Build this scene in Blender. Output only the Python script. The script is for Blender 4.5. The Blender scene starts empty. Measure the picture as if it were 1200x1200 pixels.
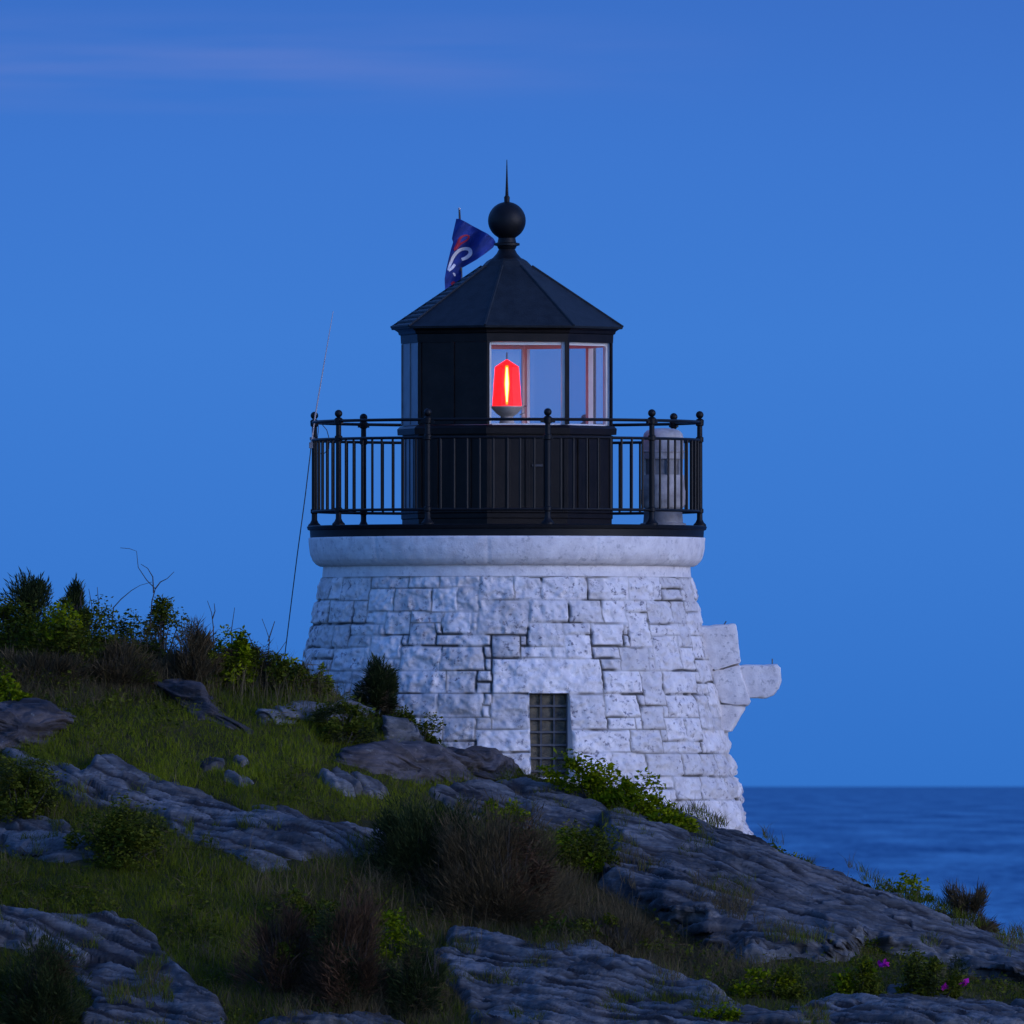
import bpy, bmesh, math, random
import numpy as np
from mathutils import Vector
sin, cos, pi, rad = math.sin, math.cos, math.pi, math.radians
random.seed(7)
RNG = np.random.default_rng(11)
sc = bpy.context.scene
C = sc.collection

# ------------------------------------------------------------------ camera
# 1 cm = 1 pixel of the 1200 px photograph at the tower axis; the eye is level with the tower foot
DIST, F, CX = 260.0, 26000.0, 0.06
cam = bpy.data.cameras.new('camera'); co = bpy.data.objects.new('camera', cam); C.objects.link(co)
co.location = (CX, -DIST, 0)
co.rotation_euler = (pi / 2 + math.atan(3.21 / DIST), 0, 0)
cam.sensor_width = 36; cam.lens = 780; cam.clip_start = 1; cam.clip_end = 500000
cam.dof.use_dof = True; cam.dof.focus_distance = DIST - 2.2; cam.dof.aperture_fstop = 14.0
sc.camera = co

# ------------------------------------------------------------------ world, sun, exposure
SUN_AZ, SUN_EL = 57, 13
W = bpy.data.worlds.new('World'); sc.world = W; W.use_nodes = True
nt = W.node_tree; N = nt.nodes; L = nt.links
bg = N['Background']
sky = N.new('ShaderNodeTexSky'); sky.sky_type = 'NISHITA'; sky.sun_disc = False
sky.sun_elevation = rad(SUN_EL); sky.sun_rotation = rad(180 - SUN_AZ); sky.ozone_density = 6; sky.air_density = 1.0
geo = N.new('ShaderNodeTexCoord'); sep = N.new('ShaderNodeSeparateXYZ'); L.new(geo.outputs['Generated'], sep.inputs[0])
def wmath(op, a, b=None, c=None):
    m = N.new('ShaderNodeMath'); m.operation = op
    for i, v in enumerate((a, b, c)):
        if v is None: continue
        if isinstance(v, (int, float)): m.inputs[i].default_value = v
        else: L.new(v, m.inputs[i])
    return m.outputs[0]
def wmix(fac, a, b, mode='MIX'):
    m = N.new('ShaderNodeMix'); m.data_type = 'RGBA'; m.blend_type = mode
    for s, v in ((m.inputs[0], fac), (m.inputs[6], a), (m.inputs[7], b)):
        if isinstance(v, (int, float)): s.default_value = v
        elif isinstance(v, tuple): s.default_value = (*v, 1)
        else: L.new(v, s)
    return m.outputs[2]
el = wmath('MULTIPLY', sep.outputs['Z'], 57.3)                     # elevation in degrees
ramp = N.new('ShaderNodeValToRGB'); L.new(wmath('MULTIPLY_ADD', el, 1 / 6, 1 / 6), ramp.inputs[0])
def srgb(r, g, b): return tuple(((v / 255 + .055) / 1.055) ** 2.4 if v > 10 else v / 255 / 12.92 for v in (r, g, b))
stops = [(0.0, (45, 104, 188)), (.167, (50, 114, 201)), (.27, (58, 121, 208)), (.36, (62, 124, 211)), (.44, (61, 119, 207)), (.53, (58, 109, 196)), (1, (50, 98, 185))]
cr = ramp.color_ramp
while len(cr.elements) < len(stops): cr.elements.new(.5)
for e, (p, c) in zip(cr.elements, stops): e.position = p; e.color = (*srgb(*c), 1)
BG = 0.15
lowc = wmix(1.0, ramp.outputs[0], (1 / BG,) * 3, 'MULTIPLY')
hic = wmix(1.0, sky.outputs[0], (1.35, 1.55, 2.25), 'MULTIPLY')
# streaks of thin dusk cloud, high in the frame
mp = N.new('ShaderNodeMapping'); L.new(geo.outputs['Generated'], mp.inputs[0]); mp.inputs['Scale'].default_value = (45, 45, 700)
mp.inputs['Rotation'].default_value = (0, rad(.6), 0)
nz = N.new('ShaderNodeTexNoise'); L.new(mp.outputs[0], nz.inputs[0]); nz.inputs['Scale'].default_value = 1; nz.inputs['Detail'].default_value = 4; nz.inputs['Roughness'].default_value = .5
band = wmath('SMOOTH_MIN', wmath('MULTIPLY_ADD', el, 7.0, -12.1), wmath('MULTIPLY_ADD', el, -6.0, 12.1), .3)
band = wmath('MINIMUM', wmath('MAXIMUM', band, 0), 1)
xm = wmath('MINIMUM', wmath('MAXIMUM', wmath('MULTIPLY_ADD', sep.outputs['X'], -45, .55), 0), 1)
cf = wmath('MULTIPLY', wmath('MULTIPLY', band, xm), wmath('MINIMUM', wmath('MAXIMUM', wmath('MULTIPLY_ADD', nz.outputs[0], 3.2, -1.1), 0), 1))
lowc = wmix(wmath('MULTIPLY', cf, .8), lowc, tuple(v / BG for v in srgb(98, 127, 203)))
lift = wmath('MINIMUM', wmath('MAXIMUM', wmath('MULTIPLY_ADD', el, 1 / 18, -5 / 18), 0), 1)
front = wmath('MINIMUM', wmath('MAXIMUM', wmath('MULTIPLY_ADD', sep.outputs['Y'], 2.0, .4), 0), 1)
lowall = wmix(front, hic, lowc)
L.new(wmix(lift, lowall, hic), bg.inputs[0]); bg.inputs[1].default_value = BG

sl = bpy.data.lights.new('afterglow_sun', 'SUN'); so = bpy.data.objects.new('afterglow_sun', sl); C.objects.link(so)
sl.energy = 0.60; sl.angle = rad(38); sl.color = (1.0, .76, .68)
sd = Vector((sin(rad(SUN_AZ)) * cos(rad(SUN_EL)), -cos(rad(SUN_AZ)) * cos(rad(SUN_EL)), sin(rad(SUN_EL))))
so.rotation_euler = sd.to_track_quat('Z', 'Y').to_euler()
vs = sc.view_settings; vs.view_transform = 'Standard'; vs.look = 'None'; vs.gamma = 1; vs.exposure = 0.0
sc.cycles.max_bounces = 8; sc.cycles.transparent_max_bounces = 16; sc.cycles.sample_clamp_indirect = 4

# ------------------------------------------------------------------ noise and mesh helpers
def _h(ix, iy, iz, s):
    h = (ix.astype(np.int64) * 374761393 + iy.astype(np.int64) * 668265263 + iz.astype(np.int64) * 2147483647 + s * 974634777) & 0xffffffff
    h = ((h ^ (h >> 13)) * 1274126177) & 0xffffffff
    h = ((h ^ (h >> 16)) * 2246822519) & 0xffffffff
    return ((h ^ (h >> 15)) & 0xffffff) / float(0xffffff)
def vn(x, y, z=0.0, s=0):
    x, y, z = np.broadcast_arrays(np.asarray(x, float), np.asarray(y, float), np.asarray(z, float))
    a, b, c = np.floor(x), np.floor(y), np.floor(z)
    u, v, w = x - a, y - b, z - c
    u = u * u * u * (u * (u * 6 - 15) + 10); v = v * v * v * (v * (v * 6 - 15) + 10); w = w * w * w * (w * (w * 6 - 15) + 10)
    r = 0
    for i in (0, 1):
        for j in (0, 1):
            for k in (0, 1):
                r = r + _h(a + i, b + j, c + k, s) * (u if i else 1 - u) * (v if j else 1 - v) * (w if k else 1 - w)
    return r * 2 - 1
def fbm(x, y, z=0.0, o=4, s=0, g=.5):
    t, a = 0, 1.0
    for i in range(o):
        t = t + a * vn(x * 2.03 ** i, y * 2.03 ** i, z * 2.03 ** i, s + i * 17); a *= g
    return t
def sstep(a, b, x):
    t = np.clip((x - a) / (b - a), 0, 1); return t * t * (3 - 2 * t)

def link(name, me, m, parent=None, smooth=False):
    o = bpy.data.objects.new(name, me); C.objects.link(o)
    if m: me.materials.append(m)
    if parent: o.parent = parent
    if smooth: me.shade_smooth()
    return o
def npmesh(name, V, quads=None, tris=None, attrs=None):
    me = bpy.data.meshes.new(name); V = np.asarray(V, np.float32)
    q = np.zeros((0, 4), np.int32) if quads is None else np.asarray(quads, np.int32)
    t = np.zeros((0, 3), np.int32) if tris is None else np.asarray(tris, np.int32)
    me.vertices.add(len(V)); me.vertices.foreach_set('co', V.ravel())
    me.loops.add(q.size + t.size); me.loops.foreach_set('vertex_index', np.concatenate([q.ravel(), t.ravel()]).astype(np.int32))
    me.polygons.add(len(q) + len(t))
    me.polygons.foreach_set('loop_start', np.concatenate([np.arange(len(q)) * 4, q.size + np.arange(len(t)) * 3]).astype(np.int32))
    for k, v in (attrs or {}).items():
        a = me.attributes.new(k, 'FLOAT', 'POINT'); a.data.foreach_set('value', np.asarray(v, np.float32))
    me.update(calc_edges=True); me.validate()
    return me
def grid_quads(nu, nv, wrap=False):
    i, j = np.meshgrid(np.arange(nu - (0 if wrap else 1)), np.arange(nv - 1), indexing='ij')
    i2 = (i + 1) % nu
    return np.stack([i * nv + j, i2 * nv + j, i2 * nv + j + 1, i * nv + j + 1], -1).reshape(-1, 4)

class MB:
    """collects simple shapes, built as one mesh"""
    def __init__(s): s.v = []; s.f = []
    def add(s, vs, fs):
        k = len(s.v); s.v += [tuple(v) for v in vs]; s.f += [tuple(i + k for i in f) for f in fs]; return s
    def box(s, c, d, M=None):
        vs = [Vector((sx * d[0] / 2, sy * d[1] / 2, sz * d[2] / 2)) for sx in (-1, 1) for sy in (-1, 1) for sz in (-1, 1)]
        if M is not None: vs = [M @ v for v in vs]
        c = Vector(c)
        return s.add([v + c for v in vs], [(0, 1, 3, 2), (4, 6, 7, 5), (0, 4, 5, 1), (2, 3, 7, 6), (0, 2, 6, 4), (1, 5, 7, 3)])
    def bar(s, a, b, w, d, up=(0, 0, 1)):
        a, b = Vector(a), Vector(b); z = (b - a).normalized(); x = Vector(up).cross(z)
        if x.length < 1e-4: x = Vector((1, 0, 0)).cross(z)
        x.normalize(); y = z.cross(x)
        vs = [p + x * sx * w / 2 + y * sy * d / 2 for p in (a, b) for sx, sy in ((-1, -1), (1, -1), (1, 1), (-1, 1))]
        return s.add(vs, [(3, 2, 1, 0), (4, 5, 6, 7), (0, 1, 5, 4), (1, 2, 6, 5), (2, 3, 7, 6), (3, 0, 4, 7)])
    def tube(s, pts, r, n=8, closed=False):
        pts = [Vector(p) for p in pts]; m = len(pts); rr = r if isinstance(r, (list, tuple)) else [r] * m
        vs = []; px = None
        for i, p in enumerate(pts):
            t = (pts[(i + 1) % m] - pts[i - 1]) if closed else (pts[min(i + 1, m - 1)] - pts[max(i - 1, 0)])
            t.normalize()
            x = t.cross(Vector((0, 0, 1))) if px is None else (px - t * px.dot(t))
            if x.length < 1e-3: x = t.cross(Vector((1, 0, 0)))
            x.normalize(); px = x; y = t.cross(x)
            vs += [p + (x * cos(2 * pi * k / n) + y * sin(2 * pi * k / n)) * rr[i] for k in range(n)]
        fs = []
        for i in range(m if closed else m - 1):
            i2 = (i + 1) % m
            fs += [(i * n + k, i * n + (k + 1) % n, i2 * n + (k + 1) % n, i2 * n + k) for k in range(n)]
        if not closed: fs += [tuple(range(n))[::-1], tuple((m - 1) * n + k for k in range(n))]
        return s.add(vs, fs)
    def lathe(s, prof, n=32, c=(0, 0), a0=0.0, lo=True, hi=True):
        vs = [(c[0] + r * sin(a0 + 2 * pi * k / n), c[1] - r * cos(a0 + 2 * pi * k / n), z) for r, z in prof for k in range(n)]
        fs = []
        for i in range(len(prof) - 1):
            fs += [(i * n + k, i * n + (k + 1) % n, (i + 1) * n + (k + 1) % n, (i + 1) * n + k) for k in range(n)]
        if lo: fs.append(tuple(range(n))[::-1])
        if hi: fs.append(tuple((len(prof) - 1) * n + k for k in range(n)))
        return s.add(vs, fs)
    def ball(s, c, r, n=20):
        vs = []; m = n // 2
        prof = [(r * sin(pi * i / m), -r * cos(pi * i / m)) for i in range(m + 1)]
        prof[0] = (1e-4, -r); prof[-1] = (1e-4, r)
        return s.lathe([(a, b + c[2]) for a, b in prof], n, (c[0], c[1]))
    def prism(s, poly, y0, y1):
        n = len(poly); vs = [(x, y0, z) for x, z in poly] + [(x, y1, z) for x, z in poly]
        return s.add(vs, [tuple(range(n)), tuple(range(n, 2 * n))[::-1]] + [(i, i + n, (i + 1) % n + n, (i + 1) % n) for i in range(n)])
    def build(s, name, m, parent=None, smooth=False, bevel=0, ang=35, rough=0):
        me = bpy.data.meshes.new(name); me.from_pydata(s.v, [], s.f); me.update()
        bm = bmesh.new(); bm.from_mesh(me); bmesh.ops.recalc_face_normals(bm, faces=bm.faces)
        if bevel:
            es = [e for e in bm.edges if len(e.link_faces) == 2 and e.calc_face_angle(0) > .5]
            bmesh.ops.bevel(bm, geom=es, offset=bevel, segments=2, affect='EDGES', profile=.5)
        if rough:                                            # broken, weathered faces and chipped arrises
            bmesh.ops.triangulate(bm, faces=[f for f in bm.faces if len(f.verts) > 4])
            for _ in range(4): bmesh.ops.subdivide_edges(bm, edges=[e for e in bm.edges if e.calc_length() > .045], cuts=1, use_grid_fill=True)
            bm.normal_update(); co = np.array([v.co[:] for v in bm.verts]); nn = fbm(co[:, 0] * 9, co[:, 1] * 9, co[:, 2] * 9, 4, 77)
            sh = np.array([v.calc_shell_factor() for v in bm.verts])
            for v, k, q in zip(bm.verts, nn, sh): v.co += v.normal * (rough * k - (rough * 1.2 if q > 1.15 else 0) * (.4 + abs(k)))
            smooth = True
        bm.to_mesh(me); bm.free()
        o = link(name, me, m, parent)
        if smooth: me.shade_smooth(); me.set_sharp_from_angle(angle=rad(ang))
        return o
def empty(name, loc, label, cat, group=None):
    o = bpy.data.objects.new(name, None); C.objects.link(o); o.location = loc; o.empty_display_size = .1
    return tag(o, label, cat, group)
def tag(o, label=None, cat=None, group=None, kind=None):
    if label: o['label'] = label
    if cat: o['category'] = cat
    if group: o['group'] = group
    if kind: o['kind'] = kind
    return o
def adopt(o, p):
    """parent a mesh built in world coordinates to a thing at its base"""
    o.parent = p; o.matrix_parent_inverse = p.matrix_basis.inverted(); return o

# ------------------------------------------------------------------ materials
def mat(name):
    m = bpy.data.materials.new(name); m.use_nodes = True; nt = m.node_tree
    return m, nt, nt.nodes, nt.links, nt.nodes['Principled BSDF']
def mixc(nt, fac, a, b, mode='MIX'):
    m = nt.nodes.new('ShaderNodeMix'); m.data_type = 'RGBA'; m.blend_type = mode
    for s, v in ((m.inputs[0], fac), (m.inputs[6], a), (m.inputs[7], b)):
        if isinstance(v, (int, float)): s.default_value = v
        elif isinstance(v, tuple): s.default_value = (*v, 1)
        else: nt.links.new(v, s)
    return m.outputs[2]
def noise(nt, scale, detail=4, rough=.55, vec=None, stretch=None, rot=None, dist=0):
    if vec is None:
        t = nt.nodes.new('ShaderNodeTexCoord'); vec = t.outputs['Object']
    if stretch or rot:
        mp = nt.nodes.new('ShaderNodeMapping'); nt.links.new(vec, mp.inputs[0]); vec = mp.outputs[0]
        if stretch: mp.inputs['Scale'].default_value = stretch
        if rot: mp.inputs['Rotation'].default_value = rot
    n = nt.nodes.new('ShaderNodeTexNoise'); nt.links.new(vec, n.inputs['Vector'])
    n.inputs['Scale'].default_value = scale; n.inputs['Detail'].default_value = detail; n.inputs['Roughness'].default_value = rough
    n.inputs['Distortion'].default_value = dist
    return n.outputs['Fac']
def rng(nt, v, a, b, c=0.0, d=1.0):
    m = nt.nodes.new('ShaderNodeMapRange'); m.inputs[1].default_value = a; m.inputs[2].default_value = b; m.inputs[3].default_value = c; m.inputs[4].default_value = d
    nt.links.new(v, m.inputs[0]); return m.outputs[0]
def bump(nt, h, strength, distance, P):
    b = nt.nodes.new('ShaderNodeBump'); b.inputs['Strength'].default_value = strength; b.inputs['Distance'].default_value = distance
    nt.links.new(h, b.inputs['Height']); nt.links.new(b.outputs[0], P.inputs['Normal']); return b
def attr(nt, name):
    a = nt.nodes.new('ShaderNodeAttribute'); a.attribute_name = name; return a.outputs['Fac']
def plain(name, col, rough=.6, metal=0, var=.25, scale=8, bmp=.15, spec=.5):
    m, nt, N, L, P = mat(name)
    n = noise(nt, scale, 5)
    L.new(mixc(nt, rng(nt, n, .3, .7), tuple(c * (1 - var) for c in col), tuple(min(1, c * (1 + var)) for c in col)), P.inputs['Base Color'])
    P.inputs['Roughness'].default_value = rough; P.inputs['Metallic'].default_value = metal; P.inputs['Specular IOR Level'].default_value = spec
    if bmp: bump(nt, noise(nt, scale * 6, 4), bmp, .01, P)
    return m
M = {}
M['iron'] = plain('black_painted_iron', (.006, .006, .007), .5, 0, .35, 6, .1, .2)
M['panel'] = plain('black_painted_panel', (.0085, .0058, .0050), .45, 0, .5, 4, .2, .17)
M['sheen_grey'] = plain('sky_sheen_grey_paint', (.15, .16, .17), .38, 0, .25, 5, .2, .5)  # grey lightened to stand in for grazing sky reflection on the left facet
M['slate'] = plain('dark_roof_slate', (.010, .013, .016), .6, 0, .4, 9, .35, .3)
M['white_frame'] = plain('white_window_paint', (.72, .70, .68), .5, 0, .08, 6, .1)
M['horn'] = plain('weathered_white_metal', (.40, .36, .34), .55, 0, .35, 7, .2)
M['horn_dark'] = plain('grey_metal', (.20, .19, .19), .55, 0, .3, 9, .2)
M['concrete'] = plain('white_concrete', (.64, .59, .58), .8, 0, .22, 5, .5)
M['steel'] = plain('window_bar', (.050, .050, .058), .5, 0, .3, 20, 0)
M['reveal'] = plain('grey_painted_reveal', (.66, .66, .66), .7, 0, .12, 8, .2)
M['whip'] = plain('pale_antenna', (.45, .38, .38), .4, 0, .1, 8, 0)
M['cable'] = plain('dark_cable', (.03, .03, .035), .6, 0, .1, 8, 0)
M['flag_red'] = plain('red_flag_print', (.35, .012, .03), .8, 0, .15, 30, 0)
M['flag_white'] = plain('white_flag_print', (.65, .65, .7), .8, 0, .1, 30, 0)
M['flag'] = plain('navy_flag_cloth', (.008, .028, .19), .85, 0, .2, 12, .1)

def painted_stone(name, dirt=1.0, joints=True):
    m, nt, N, L, P = mat(name)
    n1 = noise(nt, 7, 6, .6); n2 = noise(nt, 15, 8, .72); n3 = noise(nt, 2.2, 3)
    base = mixc(nt, rng(nt, n1, .3, .7), (.61, .555, .54), (.81, .755, .72))
    # worn spots where the paint has flaked to grey stone
    flake = rng(nt, n2, .545, .62); zone = rng(nt, n3, .36, .58, .2 * dirt, 1.0 * dirt)
    mm = N.new('ShaderNodeMath'); mm.operation = 'MULTIPLY'; L.new(flake, mm.inputs[0]); L.new(zone, mm.inputs[1])
    mm.use_clamp = True
    base = mixc(nt, mm.outputs[0], base, (.17, .155, .18))
    stain = noise(nt, 3.4, 7, .7, None, (1, 1, .45))
    base = mixc(nt, rng(nt, stain, .54, .72, 0, .42 * dirt), base, (.33, .27, .22))
    if joints:
        base = mixc(nt, attr(nt, 'joint'), base, (.16, .14, .11))
        base = mixc(nt, attr(nt, 'gap'), base, (.025, .025, .028))
        hv = N.new('ShaderNodeMix'); hv.data_type = 'RGBA'; hv.blend_type = 'MULTIPLY'; hv.inputs[0].default_value = 1
        tone = rng(nt, attr(nt, 'tone'), 0, 1, .76, 1.06)
        L.new(base, hv.inputs[6]); L.new(tone, hv.inputs[7]); base = hv.outputs[2]
    L.new(base, P.inputs['Base Color']); P.inputs['Roughness'].default_value = .75
    bump(nt, noise(nt, 42, 6, .65), .55, .012, P)
    return m
M['stone'] = painted_stone('white_painted_granite', 1.0)
M['render'] = painted_stone('white_painted_render', .45, False)
M['worn'] = painted_stone('worn_painted_concrete', .6, False)

def rock_mat(name, a, b, warm):
    m, nt, N, L, P = mat(name)
    t = N.new('ShaderNodeTexCoord'); v = t.outputs['Object']
    lay = noise(nt, 3.0, 7, .68, v, (.55, 1.9, 3.6), (0, rad(16), 0), .5)
    big = noise(nt, 1.1, 4, .6, v)
    fine = noise(nt, 30, 6, .7, v, (.28, 1, 2.2), (0, rad(16), 0))
    c = mixc(nt, rng(nt, lay, .40, .60), a, b)
    c = mixc(nt, rng(nt, big, .5, .72, 0, .75), c, warm)
    c = mixc(nt, rng(nt, fine, .54, .66, 0, .8), c, (.030, .029, .032))
    lich = noise(nt, 11, 5, .6, v)
    c = mixc(nt, rng(nt, lich, .63, .72, 0, .6), c, (.20, .205, .19))
    hv = mixc(nt, 1.0, c, (1, 1, 1), 'MULTIPLY'); tn = rng(nt, attr(nt, 'tone'), .15, .85, .58, 1.22); c = mixc(nt, 1.0, c, tn, 'MULTIPLY')
    c = mixc(nt, attr(nt, 'crack'), c, (.012, .011, .012))
    L.new(c, P.inputs['Base Color']); P.inputs['Roughness'].default_value = .8; P.inputs['Specular IOR Level'].default_value = .3
    ad = N.new('ShaderNodeMath'); ad.operation = 'ADD'; L.new(lay, ad.inputs[0]); 
    fm = N.new('ShaderNodeMath'); fm.operation = 'MULTIPLY'; fm.inputs[1].default_value = .35; L.new(fine, fm.inputs[0]); L.new(fm.outputs[0], ad.inputs[1])
    bump(nt, ad.outputs[0], .6, .035, P)
    return m
M['rock'] = rock_mat('layered_grey_rock', (.058, .064, .070), (.138, .136, .136), (.095, .080, .074))
M['boulder'] = rock_mat('dark_brown_grey_rock', (.028, .025, .028), (.082, .072, .074), (.050, .036, .030))

def leaf_mat(name, a, b, rough=.6, trans=.2):
    m, nt, N, L, P = mat(name)
    t = attr(nt, 'tint')
    c = mixc(nt, t, a, b)
    L.new(c, P.inputs['Base Color']); P.inputs['Roughness'].default_value = rough; P.inputs['Specular IOR Level'].default_value = .04
    if trans:
        tr = N.new('ShaderNodeBsdfTranslucent'); L.new(c, tr.inputs[0]); mx = N.new('ShaderNodeMixShader'); mx.inputs[0].default_value = trans
        L.new(P.outputs[0], mx.inputs[1]); L.new(tr.outputs[0], mx.inputs[2]); L.new(mx.outputs[0], N['Material Output'].inputs[0])
    return m
M['grass'] = leaf_mat('green_grass_blades', (.034, .048, .005), (.165, .190, .010))
M['dry'] = leaf_mat('dry_grass_blades', (.050, .042, .020), (.17, .125, .065))
M['leaf_bright'] = leaf_mat('bright_green_leaves', (.05, .085, .002), (.20, .23, .004))
M['leaf_mid'] = leaf_mat('mid_green_leaves', (.026, .040, .004), (.120, .130, .012))
M['leaf_dark'] = leaf_mat('dark_evergreen_needles', (.014, .024, .008), (.050, .060, .018))
M['leaf_brown'] = leaf_mat('brown_dry_twigs', (.038, .030, .015), (.125, .090, .045))
M['leaf_red'] = leaf_mat('red_brown_twigs', (.036, .024, .013), (.125, .066, .036))
M['petal'] = leaf_mat('magenta_petals', (.35, .01, .22), (.55, .03, .40))
M['petal_white'] = leaf_mat('white_petals', (.7, .7, .65), (.8, .8, .75))
M['bark'] = plain('grey_brown_bark', (.035, .027, .02), .8, 0, .3, 12, .2)

def ground_mat():
    m, nt, N, L, P = mat('thatch_soil')
    c = mixc(nt, rng(nt, noise(nt, 2.0, 5), .35, .65), (.020, .022, .006), (.055, .046, .018))
    c = mixc(nt, rng(nt, noise(nt, 26, 4), .5, .75), c, (.045, .04, .012))
    L.new(c, P.inputs['Base Color']); P.inputs['Roughness'].default_value = .95; P.inputs['Specular IOR Level'].default_value = .1
    bump(nt, noise(nt, 30, 5), .8, .05, P); return m
M['ground'] = ground_mat()
def water_mat():
    m, nt, N, L, P = mat('sea_water')
    t = N.new('ShaderNodeTexCoord'); v = t.outputs['Object']
    a = noise(nt, 1.0, 5, .6, v, (.55, .055, 1)); a2 = noise(nt, 1.0, 4, .6, v, (.05, .0022, 1)); b = noise(nt, .6, 5, .6, v, (1, .5, 1))
    P.inputs['Base Color'].default_value = (.003, .045, .15, 1); P.inputs['Roughness'].default_value = .8; P.inputs['Specular IOR Level'].default_value = 0
    gl = N.new('ShaderNodeBsdfGlossy'); gl.inputs['Roughness'].default_value = .32; gl.inputs[0].default_value = (.50, .86, .95, 1)
    bp = bump(nt, b, .6, .5, P); L.new(bp.outputs[0], gl.inputs['Normal'])
    ad = N.new('ShaderNodeMath'); ad.operation = 'ADD'; L.new(a, ad.inputs[0]); L.new(a2, ad.inputs[1])
    mx = N.new('ShaderNodeMixShader'); L.new(rng(nt, ad.outputs[0], .78, 1.22, .10, .56), mx.inputs[0])      # light and dark of the waves painted as uneven gloss
    L.new(P.outputs[0], mx.inputs[1]); L.new(gl.outputs[0], mx.inputs[2]); L.new(mx.outputs[0], N['Material Output'].inputs[0]); return m
M['sea'] = water_mat()

def glass_mat(name, tint, scatter, gloss):
    m, nt, N, L, P = mat(name); N.remove(P)
    tr = N.new('ShaderNodeBsdfTransparent'); tr.inputs[0].default_value = (*tint, 1)
    gl = N.new('ShaderNodeBsdfGlossy'); gl.inputs['Roughness'].default_value = .16
    df = N.new('ShaderNodeBsdfTranslucent'); df.inputs[0].default_value = (.9, .85, .85, 1)
    d2 = N.new('ShaderNodeBsdfDiffuse'); d2.inputs[0].default_value = (.9, .85, .85, 1)
    m0 = N.new('ShaderNodeMixShader'); m0.inputs[0].default_value = .5; L.new(df.outputs[0], m0.inputs[1]); L.new(d2.outputs[0], m0.inputs[2])
    m1 = N.new('ShaderNodeMixShader'); m1.inputs[0].default_value = scatter; L.new(tr.outputs[0], m1.inputs[1]); L.new(m0.outputs[0], m1.inputs[2])
    m2 = N.new('ShaderNodeMixShader'); m2.inputs[0].default_value = gloss; L.new(m1.outputs[0], m2.inputs[1]); L.new(gl.outputs[0], m2.inputs[2])
    L.new(m2.outputs[0], N['Material Output'].inputs[0]); return m
M['glass'] = glass_mat('clear_lantern_glass', (.97, .97, .97), .016, .02)
M['hazed'] = glass_mat('salt_hazed_lantern_glass', (.97, .96, .97), .22, .06)
def emit(name, col, s):
    m, nt, N, L, P = mat(name); P.inputs['Base Color'].default_value = (*[min(1, c * .3) for c in col], 1)
    P.inputs['Emission Color'].default_value = (*col, 1); P.inputs['Emission Strength'].default_value = s; return m
M['red_lens'] = emit('lit_red_lens', (1, .0003, .0002), 3.6)
M['lamp_core'] = emit('lit_lamp_core', (1, .82, .22), 4.0); M['lamp_glow'] = emit('lit_lamp_glow', (1, .22, .002), 2.2)
M['glass_block'] = plain('patterned_glass_block', (.070, .052, .024), .3, 0, .85, 14, .9)

# ------------------------------------------------------------------ terrain
def px2w(X, Y, y=0.0):
    k = (DIST + y) / F
    return Vector((CX + (X - 600) * k, y, (921 - Y) * k))
SK = [(-900, 760), (-300, 742), (0, 742), (100, 746), (200, 766), (300, 783), (360, 797), (420, 826), (480, 857), (540, 884), (600, 903), (640, 914), (700, 930), (760, 950),
      (820, 968), (875, 986), (950, 1019), (1000, 1035), (1050, 1051), (1100, 1067), (1160, 1089), (1200, 1106), (1300, 1145), (1500, 1230), (1800, 1400)]
SKX = np.array([CX + (a - 600) / 101.0 for a, b in SK]); SKZ = np.array([(921 - b) / 101.0 for a, b in SK])
YC, YF, ZF = -3.2, -14.5, -2.66
def terrain(x, y, detail=True):
    x = np.asarray(x, float); y = np.asarray(y, float)
    zc = np.interp(x, SKX, SKZ)
    zf = np.minimum(ZF, zc - .5) - np.clip(x - 4.5, 0, 9) * .05
    t = (YC - y) / (YC - YF)
    tc = np.clip(t, 0, 1)
    lumpy = tc + .05 * np.sin(tc * 2 * pi * 2 + x * .8) * tc * (1 - tc) * 2
    z = zc + (zf - zc) * lumpy
    z = np.where(t > 1, zf + (YF - y) * -.38, z)
    z = np.where(t < 0, zc - .06 * (y - YC) - .10 * np.clip(x - 2.4, 0, 3) * (y - YC) * .5, z)
    z = z - .40 * np.clip(y - 8, 0, 100)
    if detail:
        z = z + .05 * fbm(x * .9, y * .9, o=4, s=5) * sstep(0, .08, t) + .02 * fbm(x * 4, y * 4, o=3, s=9) * sstep(0, .05, t)
    return np.maximum(z, -12.0)
def hit(X, Y, detail=False):
    """where the sight line through photo pixel (X, Y) meets the hillside; arrays"""
    X = np.atleast_1d(np.asarray(X, float)); Y = np.atleast_1d(np.asarray(Y, float))
    lo = np.full(X.shape, -16.0); y = lo.copy(); done = np.zeros(X.shape, bool); prev = lo.copy()
    for s in np.arange(-16.0, -2.9, .1):
        k = (DIST + s) / F
        below = terrain(CX + (X - 600) * k, s, detail) >= (921 - Y) * k
        new = below & ~done
        y[new] = s; prev[new] = s - .1; done |= below
    a, b = prev, y
    for _ in range(8):
        m = (a + b) / 2; k = (DIST + m) / F
        below = terrain(CX + (X - 600) * k, m, detail) >= (921 - Y) * k
        b = np.where(below, m, b); a = np.where(below, a, m)
    k = (DIST + b) / F; x = CX + (X - 600) * k
    return np.stack([x, b, terrain(x, b, detail)], -1), done
def to_px(P):
    k = F / (DIST + P[..., 1]); return 600 + (P[..., 0] - CX) * k, 921 - P[..., 2] * k

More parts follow.
